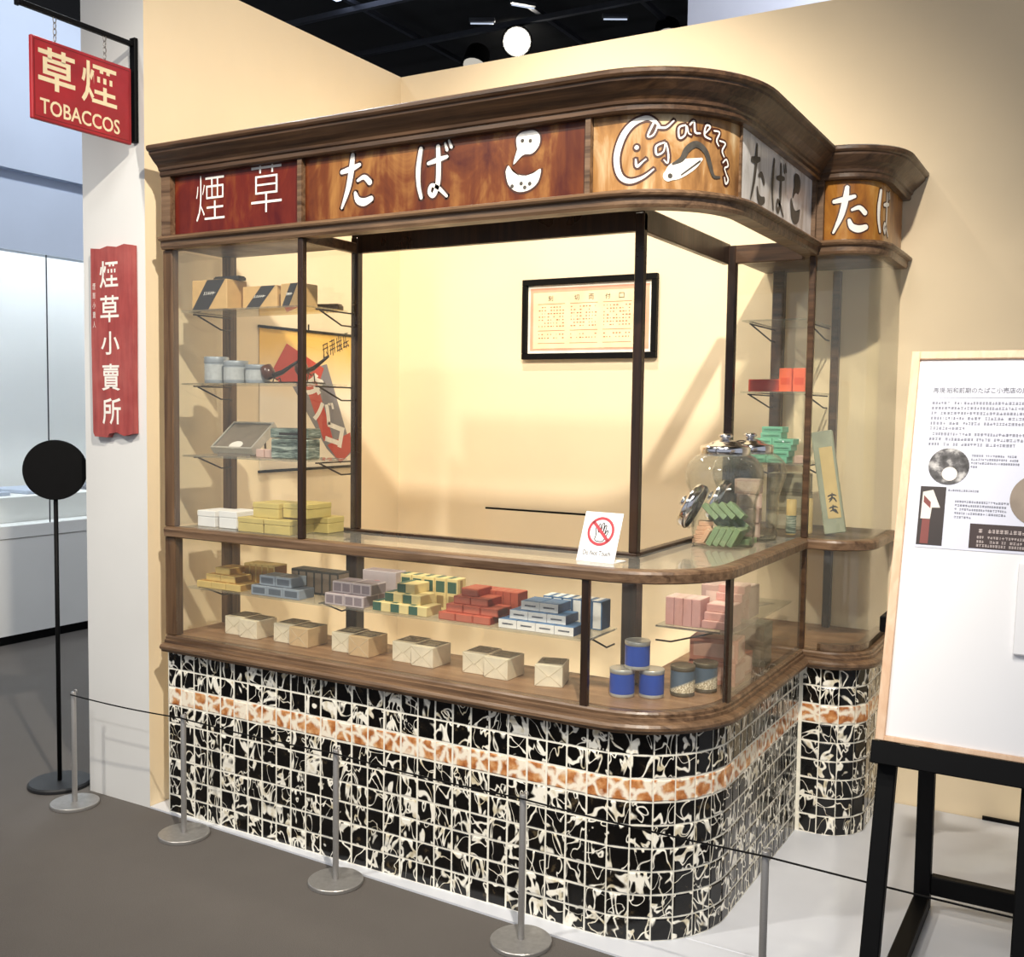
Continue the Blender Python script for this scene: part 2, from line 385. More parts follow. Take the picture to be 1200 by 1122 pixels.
for k, (x, y, a_, lb) in enumerate(((-1.47, 4.45, .5, 'left of the bright spotlight'), (-1.02, 4.30, .9, 'above the bright spotlight'), (-.52, 4.85, .5, 'right of the bright spotlight'))):
    t = thing('ceiling_glint', 'bluish glint added as a glowing bar on the black ceiling ' + lb, 'ceiling glint', (x, y, 4.50), a_, 'glints on the ceiling')
    MB().cbox(-.10, .10, -.02, .02, 0, .03, .004).build('housing', M_grey, t)
    MB().tube([(-.09, 0, -.012), (.09, 0, -.012)], .006, 8).build('tube', emit('glint_glow', (.7, .8, 1), .45), t)  # faint ceiling glints, put in as small glowing bars

# ------------------------------------------------------------------ the display case along the far left
XC = -2.92
struct(MB().box(XC-1.2, XC, -2, 6, 2.915, 3.92).box(XC-.12, XC-.06, -2, 6, 2.845, 2.915).box(XC-.12, XC-.02, -2, 6, 2.43, 2.845).build('wall_case', M_bluew))
case = thing('display_case', 'long white built-in museum display case with glass front left of the partition', 'display case', (XC, 1.6, 0))
def cpart(name, mat, *b):
    mb = MB()
    for q in b: mb.box(q[0]-XC, q[1]-XC, q[2]-1.6, q[3]-1.6, q[4], q[5])
    return mb.build(name, mat, case)
cpart('plinth', M_black, (XC-.9, XC-.03, -2, 6, 0, .06))
cpart('base', M_white, (XC-1.1, XC-.005, -2, 6, .06, .66))
cpart('ledge', M_white, (XC-1.1, XC, -2, 6, .664, .74))
cpart('back_panel', M_white, (XC-1.1, XC-1.06, -2, 6, .74, 2.90))
cpart('display_table', M_white, (XC-.9, XC-.18, -1.9, 5.9, .741, .90))
for y0, y1 in ((-2, -.1), (-.094, 1.650), (1.656, 3.4), (3.406, 6)):
    cpart('glass_pane', M_glass, (XC-.014, XC-.006, y0, y1, .741, 2.428))
for yj in (-.097, 1.653, 3.403): cpart('pane_joint', M_grey, (XC-.013, XC-.007, yj-.003, yj+.003, .741, 2.428))
lamp = cpart('light_strip', emit('case_light_strip', (.92, .98, 1), 9.0), (XC-.6, XC-.45, -1.9, 5.9, 2.86, 2.89))
for k, (y, mt_) in enumerate(((1.42, M_bluew), (1.86, M_bluew), (2.35, M_inkg))):
    tag(MB().cbox(XC-.72, XC-.30, y-.16, y+.16, .9005, .925, .004).build('exhibit_sheet', mt_), ['pale blue flat exhibit nearest the glass joint in the left case', 'pale blue flat exhibit beside the partition edge in the left case', 'grey flat exhibit deep in the left case'][k], 'exhibit', 'flat exhibits in the wall case')

# ------------------------------------------------------------------ kiosk plan path
W, R, D, RP, XR, YE = 2.01, .30, 1.062, .15, 2.222, 1.535
X0 = -.012
SEG = [('l', (X0, 0), (W-R, 0)), ('a', (W-R, R), R), ('l', (W, R), (W, D)), ('l', (W, D), (XR-RP, D)), ('a', (XR-RP, D+RP), RP), ('l', (XR, D+RP), (XR, YE))]
LEN = [W-R-X0, R*PI/2, D-R, XR-RP-W, RP*PI/2, YE-D-RP]
CUM = [0]
for q in LEN: CUM.append(CUM[-1]+q)
S_COR, S_SIDE, S_IN, S_PARC, S_PR, S_END = CUM[1:]
def PT(s, o=0):
    k = 0
    while k < 5 and s > CUM[k+1]+1e-9: k += 1
    t = s-CUM[k]; g = SEG[k]
    if g[0] == 'l':
        dx, dy = g[2][0]-g[1][0], g[2][1]-g[1][1]; L = math.hypot(dx, dy); dx /= L; dy /= L
        return Vector((g[1][0]+dx*t+dy*o, g[1][1]+dy*t-dx*o, 0)), Vector((dy, -dx, 0))
    a = -PI/2+t/g[2]; nn = Vector((math.cos(a), math.sin(a), 0))
    return Vector((g[1][0], g[1][1], 0))+nn*(g[2]+o), nn
def plan(o, na=16):
    pts = [(X0, -o), (W-R, -o)]
    pts += [(W-R+(R+o)*math.sin(PI/2*j/na), R-(R+o)*math.cos(PI/2*j/na)) for j in range(1, na+1)]
    pts += [(W+o, D-o), (XR-RP, D-o)]
    pts += [(XR-RP+(RP+o)*math.sin(PI/2*j/na), D+RP-(RP+o)*math.cos(PI/2*j/na)) for j in range(1, na+1)]
    return pts+[(XR+o, YE)]
def sweep(prof, mi=0, mb=None, rng=None):
    mb = mb or MB(); rows = [plan(o) for o, z in prof]; np_ = len(rows[0]); vs = []; fs = []; m_ = len(prof)
    idx = range(np_) if rng is None else rng
    idx = list(idx)
    for i in idx: vs += [(rows[j][i][0], rows[j][i][1], prof[j][1]) for j in range(m_)]
    for i in range(len(idx)-1):
        for j in range(m_): fs.append((i*m_+j, (i+1)*m_+j, (i+1)*m_+(j+1) % m_, i*m_+(j+1) % m_))
    fs.append(tuple(range(m_))); fs.append(tuple(reversed(range((len(idx)-1)*m_, len(idx)*m_))))
    return mb.add(vs, fs, mi)
def strip(s0, s1, o0, o1, z0, z1, mb=None, mi=0, step=.02):
    mb = mb or MB(); ss = [s0]; x = s0
    n_ = max(1, int((s1-s0)/step)); ss = [s0+(s1-s0)*i/n_ for i in range(n_+1)]
    ss = sorted(set([q for q in ss] + [c_ for c_ in CUM if s0 < c_ < s1]))
    vs = []; fs = []
    for q in ss:
        a = PT(q, o0)[0]; b = PT(q, o1)[0]; vs += [(a.x, a.y, z0), (b.x, b.y, z0), (b.x, b.y, z1), (a.x, a.y, z1)]
    for i in range(len(ss)-1):
        for j in range(4): fs.append((4*i+j, 4*i+4+j, 4*i+4+(j+1) % 4, 4*i+(j+1) % 4))
    fs += [(0, 1, 2, 3), tuple(4*(len(ss)-1)+j for j in (3, 2, 1, 0))]
    return mb.add(vs, fs, mi, False)

kiosk = thing('tobacco_kiosk', 'old wooden corner tobacco kiosk with glass cases and marble tiled base', 'kiosk')
# base core and tiles
base = sweep([(-.0048, ZB), (-.0048, .615), (-.05, .615), (-.05, ZB)]).box(X0-.005, X0+.045, .008, .30, ZB, .615).box(0, W-.31, .285, .30, ZB, .615).box(W-.33, W-.315, .30, YE, ZB, .615).build('base', M_grout, kiosk)
TP, TH = .0652, (.608-ZB)/9
cells = []
def cols(s0, s1, start):
    s = start; out = []
    while s < s1-.012:
        out.append((max(s, s0), min(s+TP, s1))); s += TP
    return out
for s0, s1 in cols(0, S_IN-.004, .0)+cols(S_IN+.004, S_END, S_IN+.004):
    for k in range(9): cells.append((s0, s1, k))
def cell_area(c_):
    p_, nn = PT((c_[0]+c_[1])/2); p_ = Vector((p_.x, p_.y, ZB+(c_[2]+.5)*TH)); d = CAM-p_
    return max(0, nn.dot(d.normalized()))*(c_[1]-c_[0])/d.length_squared
cells.sort(key=cell_area, reverse=True)
def tile_verts(wd, hg, bulge=.0045):
    g = .0028; b = .0035; x0, x1, z0, z1 = -wd/2+g, wd/2-g, -hg/2+g, hg/2-g
    vs = [(x0, 0, z0), (x1, 0, z0), (x1, 0, z1), (x0, 0, z1), (x0, -bulge*.6, z0), (x1, -bulge*.6, z0), (x1, -bulge*.6, z1), (x0, -bulge*.6, z1), (x0+b, -bulge, z0+b), (x1-b, -bulge, z0+b), (x1-b, -bulge, z1-b), (x0+b, -bulge, z1-b)]
    fs = [(8, 9, 10, 11)]+[(4*k+i, 4*k+(i+1) % 4, 4*k+4+(i+1) % 4, 4*k+4+i) for k in (0, 1) for i in range(4)]
    return vs, fs
tmesh = {}
rest = {0: MB(), 1: MB()}
for i, (s0, s1, k) in enumerate(cells):
    p_, nn = PT((s0+s1)/2, -.0075); wd = round(s1-s0, 4); brown = 1 if k == 6 else 0
    rot = Matrix.Rotation(math.atan2(nn.y, nn.x)+PI/2, 4, 'Z'); jit = random.uniform(-.0006, .0006)
    Mx = T(p_.x+nn.x*jit, p_.y+nn.y*jit, ZB+(k+.5)*TH) @ rot @ RX(random.uniform(-.008, .008)) @ RZ(random.uniform(-.008, .008))
    vs, fs = tile_verts(wd, TH)
    if i < 300:
        if (wd, brown) not in tmesh:
            o = MB().add(vs, fs).build('tile', [M_tile, M_tileb][brown], base); tmesh[(wd, brown)] = o.data
        else:
            o = bpy.data.objects.new('tile', tmesh[(wd, brown)]); COL.objects.link(o); o.parent = base
        o.matrix_local = Mx
    else: rest[brown].add(vs, fs, 0, False, Mx)
for b_ in (0, 1):
    if rest[b_].v:
        o = rest[b_].build('tile_field', [M_tile, M_tileb][b_], base); o['kind'] = 'stuff'

# sill, deck
sweep([(-.03, .6655), (.002, .6655), (.006, .660), (.006, .652), (.012, .650), (.013, .640), (.030, .637), (.036, .630), (.036, .622), (.028, .617), (.026, .610), (.004, .608), (-.03, .608)]).build('sill_moulding', M_rail, kiosk)
dk = plan(-.028); dp = [(q[0], q[1]) for q in dk[:19]]+[(W-.028, D+.03), (W-.32, D+.03), (W-.32, .315), (X0+.005, .315)]
mb = MB(); k = len(dp); mb.add([(a, b, .6155) for a, b in dp]+[(a, b, .667) for a, b in dp], [tuple(reversed(range(k))), tuple(range(k, 2*k))]+[(i, (i+1) % k, k+(i+1) % k, k+i) for i in range(k)])
mb.build('display_deck', M_deck, kiosk)
dp = [(W+.0, D+.03)]+[(q[0], q[1]) for q in dk[20:]]+[(XR-.028, YE), (W-.32, YE), (W-.32, D+.03)]
mb = MB(); k = len(dp); mb.add([(a, b, .6155) for a, b in dp]+[(a, b, .667) for a, b in dp], [tuple(reversed(range(k))), tuple(range(k, 2*k))]+[(i, (i+1) % k, k+(i+1) % k, k+i) for i in range(k)])
mb.build('tower_floor', M_deck, kiosk)
strip(S_IN+.05, S_END-.02, -.045, -.012, .6672, .690).build('plinth_ring', M_rail, kiosk)
# counter rim and glass counter
sweep([(-.030, 1.0245), (.004, 1.0245), (.012, 1.029), (.013, 1.052), (.009, 1.0595), (.0, 1.0620), (-.030, 1.0620)]).build('counter_rim', M_rail, kiosk)
gk = plan(-.031); gp = [(q[0], q[1]) for q in gk[:19]]+[(W-.031, D), (W-.305, D), (W-.305, .275), (X0+.04, .275)]
gp[0] = (X0+.04, gp[0][1])
mb = MB(); k = len(gp); mb.add([(a, b, 1.0545) for a, b in gp]+[(a, b, 1.0615) for a, b in gp], [tuple(reversed(range(k))), tuple(range(k, 2*k))]+[(i, (i+1) % k, k+(i+1) % k, k+i) for i in range(k)])
mb.build('glass_countertop', M_shelf, kiosk)
gp = [(W-.305, D+.002), (W-.0, D+.002)]+[(q[0], q[1]) for q in gk[20:]]+[(XR-.031, YE), (W-.305, YE)]
mb = MB(); k = len(gp); mb.add([(a, b, 1.035) for a, b in gp]+[(a, b, 1.0615) for a, b in gp], [tuple(reversed(range(k))), tuple(range(k, 2*k))]+[(i, (i+1) % k, k+(i+1) % k, k+i) for i in range(k)])
mb.build('tower_shelf_board', M_wood, kiosk)
MB().cbox(X0+.03, W-.305, .276, .306, 1.036, 1.070, .003).build('back_rail', M_post, kiosk)
MB().cbox(W-.335, W-.306, .306, D, 1.036, 1.070, .003).build('back_rail', M_post, kiosk)
# fascia rail, cornice, frieze backing
sweep([(-.04, 2.096), (.008, 2.096), (.026, 2.090), (.031, 2.083), (.028, 2.077), (.016, 2.073), (.016, 2.056), (.012, 2.047), (-.04, 2.047)]).build('fascia_rail', M_rail, kiosk)
sweep([(-.04, 2.298), (.013, 2.298), (.018, 2.304), (.018, 2.316), (.024, 2.320), (.026, 2.328), (.032, 2.336), (.046, 2.347), (.060, 2.362), (.066, 2.368), (.067, 2.375), (.074, 2.378), (.078, 2.384), (.078, 2.393), (.070, 2.398), (-.04, 2.398)]).build('cornice', M_wood, kiosk)
sweep([(-.034, 2.09), (-.034, 2.30), (-.022, 2.30), (-.022, 2.09)]).build('frieze_backing', M_wood, kiosk)
FZ0, FZ1 = 2.090, 2.302
def mull(s, wd, o1=.012): return strip(s-wd/2, s+wd/2, -.02, o1, FZ0, FZ1).build('frieze_mullion', M_rail, kiosk)
mull(.022, .044); mull(.634, .018, .008); mull(1.667, .016, .008); mull(2.152, .008, -.004); mull(S_IN-.012, .024, .004); mull(S_IN+.014, .024, .004)
def fpanel(s0, s1, mat, label):
    o = strip(s0, s1, -.018, -.010, FZ0+.003, FZ1, step=.02).build('frieze_panel', mat, kiosk); o['label'] = label; return o
P1 = fpanel(.045, .624, M_fr1, 'red brown painted glass panel with thin white characters')
P2 = fpanel(.644, 1.658, M_fr2, 'brown painted glass panel with bold white hiragana')
P3 = fpanel(1.676, 2.147, M_fr3, 'curved amber glass panel with script lettering')
P4 = fpanel(2.157, S_IN-.025, M_fr4, 'worn silver glass panel with dark hiragana')
P5 = fpanel(S_IN+.027, S_END-.01, M_fr5, 'golden curved glass panel with white hiragana')
def on_path(o):
    g_ = lambda a, b, e=0: tuple(PT(a, o+e)[0]+Vector((0, 0, b)))
    LAYERED.add(g_)
    return g_
surface_text(P1, 'character', [text_box('煙', .218, 2.213, .135, .155, -.012)], on_path(-.0085), M_whitep)
surface_text(P1, 'character', [text_box('草', .476, 2.226, .135, .165, -.012)], on_path(-.0085), M_whitep)
def kana(key, s0, z0, w_, h_, grow=0): return [brush([(s0+a*w_, z0+b*h_, c_*w_*1.12) for a, b, c_ in st], grow) for st in KANA[key]]
def ko(s0, z0, w_, h_, g=0):
    cx, cy = s0+.58*w_, z0+.80*h_
    a = [(.34, .72), (.24, .47), (.50, .61), (.76, .62), (.94, .74), (.96, .90), (.82, 1.0), (.60, 1.01), (.42, .99), (.31, .90)]
    b = [(.02, .36), (.10, .14), (.34, .0), (.66, .0), (.92, .12), (1.0, .34), (.78, .28), (.5, .26), (.24, .34), (.10, .46)]
    out = []
    for pp in (a, b):
        mx = sum(q[0] for q in pp)/len(pp); my = sum(q[1] for q in pp)/len(pp)
        pp = catmull([(s0+q[0]*w_, z0+q[1]*h_) for q in pp]+[(s0+pp[0][0]*w_, z0+pp[0][1]*h_)], 4)[:-1]
        mx = s0+mx*w_; my = z0+my*h_
        if g: pp = [(x+(x-mx)/math.hypot(x-mx, y-my)*g, y+(y-my)/math.hypot(x-mx, y-my)*g) for x, y in pp]
        out.append((pp+[(mx, my)], [(i, (i+1) % len(pp), len(pp)) for i in range(len(pp))]))
    return out
for g, mt_, oo, nm in ((.006, M_brownp, -.0093, 'letter_outline'), (0, M_whitep, -.0085, 'character')):
    for q in (kana('ta', .785, 2.130, .135, .160, g), kana('ba', 1.082, 2.126, .125, .165, g), ko(1.395, 2.124, .118, .165, g)): surface_text(P2, nm, q, on_path(oo), mt_)
surface_text(P2, 'letter_spots', [circle(a, b, .006, 8) for a, b in ((1.452, 2.265), (1.478, 2.262), (1.42, 2.140), (1.450, 2.145), (1.478, 2.142), (1.462, 2.133))], on_path(-.0080), M_darkp)
CUTS = [S_COR+.5*i*.04 for i in range(0, 24)]
def cig(g):
    st = [[(1.868, 2.262, .006), (1.851, 2.279, .014), (1.827, 2.287, .018), (1.790, 2.272, .022), (1.762, 2.238, .026), (1.747, 2.187, .026), (1.757, 2.140, .022), (1.785, 2.121, .018), (1.822, 2.130, .011), (1.852, 2.151, .006)],
          [(1.851, 2.277, .012), (1.834, 2.240, .010), (1.850, 2.243, .009), (1.862, 2.270, .008)],
          [(1.862, 2.262, .012), (1.884, 2.262, .011), (1.905, 2.280, .008)],
          [(1.802, 2.178, .010), (1.806, 2.160, .016), (1.822, 2.172, .008), (1.830, 2.178, .008)],
          [(1.880, 2.222, .008), (1.858, 2.212, .011), (1.860, 2.190, .011), (1.878, 2.198, .008), (1.884, 2.220, .009), (1.892, 2.190, .010), (1.890, 2.168, .009), (1.880, 2.176, .006)],
          [(1.938, 2.270, .009), (1.920, 2.262, .010), (1.922, 2.236, .011), (1.938, 2.244, .009), (1.942, 2.268, .010), (1.948, 2.250, .008), (1.956, 2.246, .006)],
          [(1.952, 2.272, .010), (1.964, 2.282, .010), (1.968, 2.254, .012), (1.984, 2.252, .008)],
          [(2.000, 2.254, .008), (2.016, 2.272, .010), (2.002, 2.274, .010), (1.998, 2.248, .011), (2.018, 2.240, .008)],
          [(2.030, 2.264, .009), (2.050, 2.262, .010), (2.040, 2.240, .011), (2.048, 2.226, .008)],
          [(2.052, 2.240, .009), (2.074, 2.236, .010), (2.062, 2.216, .011), (2.070, 2.200, .008)],
          [(2.066, 2.184, .008), (2.080, 2.194, .010), (2.088, 2.178, .010), (2.074, 2.170, .009), (2.080, 2.156, .008), (2.090, 2.140, .012), (2.080, 2.128, .010), (2.074, 2.144, .008)]]
    return [brush([(x_, y_, w_*(.7 if k_ == 0 else .5)) for x_, y_, w_ in s_], g) for k_, s_ in enumerate(st)]+[circle(1.804, 2.210, .006+g, 12)]
surface_text(P3, 'letter_outline', cig(.0058), on_path(-.0093), M_brownp, CUTS)
surface_text(P3, 'lettering', cig(0), on_path(-.0085), M_whitep, CUTS)
surface_text(P3, 'cigarette_emblem', [brush([(1.893, 2.134, .03), (1.910, 2.146, .046), (1.936, 2.158, .044), (1.965, 2.170, .03), (1.990, 2.184, .008)])], on_path(-.0085), M_whitep, CUTS)
surface_text(P3, 'smoke_emblem', [brush([(1.905, 2.166, .006), (1.930, 2.180, .014), (1.945, 2.206, .018), (1.972, 2.222, .018), (2.002, 2.206, .016), (2.018, 2.172, .014), (2.032, 2.143, .010), (2.054, 2.143, .006)]), circle(1.898, 2.134, .007, 8), brush([(1.930, 2.138, .004), (1.985, 2.178, .005)])], on_path(-.0078), M_darkp, CUTS)
for q in (kana('ta', 2.235, 2.115, .15, .16), kana('ba', 2.45, 2.115, .15, .165), ko(2.66, 2.12, .12, .16)): surface_text(P4, 'character', q, on_path(-.0085), M_darkp)
for g, mt_, oo, nm in ((.005, M_brownp, -.0093, 'letter_outline'), (0, M_whitep, -.0085, 'character')):
    for q in (kana('ta', S_IN+.048, 2.122, .135, .150, g), kana('ba', S_IN+.225, 2.122, .13, .155, g)): surface_text(P5, nm, q, on_path(oo), mt_, [S_PARC+.015*i for i in range(18)])

# posts, beams
def post(x0, x1, y0, y1, z0, z1, mat=None): return MB().cbox(x0, x1, y0, y1, z0, z1, .003).build('post', mat or M_post, kiosk)
post(X0-.010, .024, .001, .034, 1.062, 2.047, M_brown); post(X0-.010, .030, .001, .040, .666, 1.0245, M_brown)
post(X0, .030, .275, .312, 1.070, 2.09, M_brown); post(X0, .045, .265, .312, .667, 1.036, M_brown)
post(.609, .632, -.004, .019, 1.062, 2.047)
post(.604, .634, .278, .308, 1.070, 2.09); post(.597, .645, .264, .312, .667, 1.036)
post(1.676, 1.705, .278, .306, 1.070, 2.09); post(1.664, 1.712, .262, .314, .667, 1.036)
MB().cbox(.604, 1.705, .280, .306, 2.035, 2.108, .003).build('back_beam', M_post, kiosk)
MB().cbox(1.677, 1.703, .306, D+.02, 2.035, 2.108, .003).build('back_beam', M_post, kiosk)
MB().cbox(.606, .630, .019, .280, 2.035, 2.07, .003).build('tower_beam', M_wood, kiosk)
# right tower posts
post(1.700, 1.730, D-.002, D+.030, 1.062, 2.10)
post(1.745, 1.79, YE-.06, YE-.02, 1.062, 2.10, M_wood); post(1.975, 2.005, YE-.05, YE-.02, 1.062, 2.047, M_wood); post(1.975, 2.005, YE-.05, YE-.02, .667, 1.035)
post(W-.018, W+.004, D+.002, D+.022, 1.062, 2.047, M_wood); post(W-.018, W+.004, D+.002, D+.022, .667, 1.0245, M_wood)
MB().cbox(1.70, W-.04, D+.0, D+.028, 2.035, 2.10, .003).build('tower_beam', M_wood, kiosk)
MB().box(X0, .60, .045, .31, 2.058, 2.07).build('tower_ceiling', M_wood, kiosk)
dkp = [(1.70, D+.03), (W+.0, D+.045)]+[(q[0], q[1]) for q in plan(-.042)[20:]]+[(XR-.042, YE), (1.70, YE)]
mb = MB(); k = len(dkp); mb.add([(a, b, 2.056) for a, b in dkp]+[(a, b, 2.07) for a, b in dkp], [tuple(reversed(range(k))), tuple(range(k, 2*k))]+[(i, (i+1) % k, k+(i+1) % k, k+i) for i in range(k)])
mb.build('tower_ceiling', M_wood, kiosk)
# mullions of the lower case
strip(1.660-X0, 1.682-X0, -.012, .004, .666, 1.0245).build('glass_mullion', M_post, kiosk)
strip(2.140, 2.162, -.012, .004, .666, 1.0245).build('glass_mullion', M_post, kiosk)
# glass panes
def pane(s0, s1, z0, z1, o=-.006, mat=None): return strip(s0, s1, o-.002, o+.002, z0, z1, step=.012).build('glass_pane', mat or M_glass, kiosk)
pane(.043, 1.671, .6665, 1.024); pane(1.695, 2.139, .6665, 1.024); pane(2.163, S_IN-.02, .6665, 1.024, mat=M_pglass)
pane(S_IN+.008, S_END, .6675, 1.024, -.014, M_pglass); pane(S_IN+.008, S_END, 1.0625, 2.046, -.010, M_pglass)
pane(.037, .620, 1.0625, 2.046)
MB().box(.622, .626, .020, .277, 1.0625, 2.034).build('glass_pane', M_glass, kiosk)
MB().box(X0-.004, X0, .036, .273, 1.0625, 2.05).build('glass_pane', M_glass, kiosk)
MB().box(1.732, W-.02, D+.010, D+.014, 1.0625, 2.034).build('glass_pane', M_pglass, kiosk)
# glass shelves with wire brackets
def shelf(x0, x1, y0, y1, z, brs, ax='y'):
    o = MB().cbox(x0, x1, y0, y1, z-.006, z, .001).build('glass_shelf', M_shelf, kiosk)
    for x in brs:
        mb = MB()
        if ax == 'y':
            yb = y1+.012; mb.tube([(x, yb, z-.010), (x, y0+.05, z-.010)], .003, 6); mb.tube([(x, yb, z-.055), (x, yb-.055, z-.055), (x, y0+.07, z-.012)], .003, 6)
        else:
            xb = x0-.012; mb.tube([(xb, x, z-.010), (x1-.05, x, z-.010)], .003, 6); mb.tube([(xb, x, z-.055), (xb+.05, x, z-.055), (x1-.07, x, z-.012)], .003, 6)
        mb.build('bracket', M_wire, o)
    return o
for z in (1.836, 1.578, 1.320): shelf(.030, .602, .038, .265, z, (.036, .61))
shelf(.045, 1.655, .045, .258, .842, (.05, .62, 1.640))
shelf(1.735, W-.03, .36, 1.02, .842, (.40, .98), 'x')
for z in (1.836, 1.578, 1.320):
    shelf(1.745, W-.03, D+.04, YE-.07, z, (1.76, 1.97))

# ------------------------------------------------------------------ goods
def goods(name, mb, mats, label, cat, group=None, loc=None, rz=0):
    o = mb.build(name, mats, None, loc); o.rotation_euler = (0, 0, rz); return tag(o, label, cat, group)
KD = {}
def put(kind, loc, label, cat, group=None, rot=None):
    o = bpy.data.objects.new(KD[kind][0], KD[kind][1]); COL.objects.link(o)
    o.matrix_world = T(*loc) @ (rot if rot is not None else Matrix())
    return tag(o, label, cat, group)
def kind(key, name, mb, mats):
    me = bpy.data.meshes.new(name); me.from_pydata(mb.v, [], mb.f)
    for mm in (mats if isinstance(mats, (list, tuple)) else [mats]): me.materials.append(mm)
    me.polygons.foreach_set('material_index', mb.mi); me.polygons.foreach_set('use_smooth', mb.sm); me.update()
    KD[key] = (name, me)
def pack(w_, d, h, front=None, top=None, side=None):
    """pack lying flat: end face towards -y; origin at its bottom centre; patches are printed labels"""
    mb = MB().cbox(-w_/2, w_/2, -d/2, d/2, 0, h, .0016); e = .0003
    for x0, x1, z0, z1, mi in front or []: mb.box(-w_/2+x0*w_, -w_/2+x1*w_, -d/2-e, -d/2+.001, z0*h, z1*h, mi)
    for x0, x1, y0, y1, mi in top or []: mb.box(-w_/2+x0*w_, -w_/2+x1*w_, -d/2+y0*d, -d/2+y1*d, h-.001, h+e, mi)
    for y0, y1, z0, z1, mi in side or []: mb.box(w_/2-.001, w_/2+e, -d/2+y0*d, -d/2+y1*d, z0*h, z1*h, mi)
    return mb
C = lambda nm, *rgb: plain(nm, rgb, .5, 0, .06, 40)
# --- packs on the lower glass shelf
ZS = .8423
ROWN = ['bottom', 'second', 'third', 'fourth']
def stack(key, x0, y0, rows, w_, d, h, what, cat='cigarette pack', name=None, back=0, shift=.5, z=ZS, ax=0):
    grp = what+' stack'; n_lv = len(rows)
    for lv, cnt in enumerate(rows):
        for i in range(cnt):
            x = x0+(i+.5+shift*lv)*(w_+.0015); y = y0+d/2+lv*back
            rw = 'the single row' if n_lv == 1 else ('the top row' if lv == n_lv-1 else 'the %s row' % ROWN[lv])
            put(key, (x, y, z+lv*(h+.0004)), '%s flat %s pack in %s of its shelf stack' % (nth(i, cnt), what, rw) if cnt > 1 else 'flat %s pack lying alone as %s of its shelf stack' % (what, rw), cat, grp)
def standing(key, x0, y0, cnt, pitch, what, z=ZS, where='behind a flat stack'):
    for i in range(cnt):
        put(key, (x0+(i+.5)*pitch, y0, z), '%s upright %s pack %s' % (nth(i, cnt), what, where), 'cigarette pack', what+' standing packs')
yel = C('yellow_pack_card', 218, 188, 118); yeld = C('brown_gold_print', 150, 96, 34); gold = C('gold_print', 176, 134, 70)
kind('yel', 'cigarette_pack', pack(.070, .085, .024, None, [(.06, .94, .06, .94, 1)], [(.05, .95, .1, .9, 1)]), [yel, gold])
kind('yels', 'cigarette_pack', pack(.028, .07, .085, [(.1, .9, .1, .9, 1)], None, [(.06, .94, .05, .95, 2)]), [yel, gold, yeld])
stack('yel', .075, .060, [3, 2, 1], .070, .085, .024, 'yellow', back=.016, shift=.42)
standing('yels', .200, .205, 5, .0295, 'gold')
gb = C('blue_grey_pack_card', 150, 160, 172); gbd = C('slate_print', 96, 104, 116); dk1 = C('charcoal_print', 62, 60, 58); dk2 = C('taupe_print', 128, 112, 98)
kind('gry', 'cigarette_pack', pack(.072, .08, .034, [(.12, .88, .2, .8, 1)], [(.06, .94, .06, .94, 1)]), [gb, gbd])
kind('drk', 'cigarette_pack', pack(.034, .065, .085, [(.1, .9, .1, .9, 1)], None, [(.08, .92, .08, .92, 1)]), [dk1, dk2])
stack('gry', .345, .056, [3, 2], .072, .080, .034, 'blue-grey', back=.014, shift=.35)
standing('drk', .425, .205, 6, .0355, 'charcoal patterned')
li = C('lilac_pack_card', 196, 182, 184); lid_ = C('mauve_print', 142, 128, 134); pk0 = C('rose_print', 206, 150, 152)
kind('lil', 'cigarette_pack', pack(.080, .085, .038, [(.08, .46, .15, .85, 1), (.54, .92, .15, .85, 1)], [(.06, .94, .06, .94, 1)], [(.06, .94, .1, .9, 1)]), [li, lid_])
stack('lil', .672, .062, [2, 2], .080, .085, .038, 'lilac', back=.02, shift=.2)
kind('lilb', 'cigarette_carton', pack(.140, .060, .105, [(.36, .52, .3, .7, 1)], [(.04, .96, .08, .92, 2)]), [li, pk0, lid_])
put('lilb', (.800, .222, ZS), 'pale lilac carton with rose mark standing behind the lilac packs', 'carton')
cr = C('cream_pack_card', 236, 214, 152); gr = C('green_print', 62, 100, 84)
kind('chk', 'cigarette_pack', pack(.070, .085, .030, [(0.02, .5, .04, .96, 1)], [(.0, .3, .05, .95, 1)]), [cr, gr])
kind('chks', 'cigarette_pack', pack(.044, .05, .105, [(.12, .88, .55, .9, 1), (.2, .8, .08, .45, 2)], [(.0, .45, .05, .95, 1)], [(.3, .6, .05, .95, 2)]), [cr, gr, C('olive_print', 170, 140, 90)])
stack('chk', .872, .062, [3, 2, 1], .070, .085, .030, 'checked green', back=.018, shift=.5)
standing('chks', .890, .215, 5, .046, 'cream and green')
rd = C('brick_red_pack_card', 184, 90, 68); rdd = C('dark_red_print', 140, 44, 30); rdl = C('pale_red_print', 222, 140, 112)
kind('red', 'cigarette_pack', pack(.062, .085, .024, [(.06, .94, .12, .88, 1)], [(.05, .95, .05, .95, 0)], [(.03, .97, .06, .94, 2)]), [rd, C('brick_print', 196, 110, 88), rdd])
kind('reds', 'cigarette_pack', pack(.026, .065, .086, None, None, [(.03, .97, .03, .97, 1)]), [rd, rdd])
stack('red', 1.130, .062, [3, 3, 2, 1], .062, .085, .024, 'brick-red', back=.016, shift=.28)
standing('reds', 1.185, .215, 6, .0272, 'dark red')
bl = C('blue_pack_card', 74, 112, 152); blw = C('white_print', 240, 236, 230); bld = C('navy_print', 36, 60, 96)
kind('blu', 'cigarette_pack', pack(.062, .085, .027, [(.0, 1, .03, .97, 1), (.2, .8, .40, .58, 2)], [(.05, .95, .05, .95, 0)], [(.02, .98, .03, .97, 2)]), [bl, blw, bld])
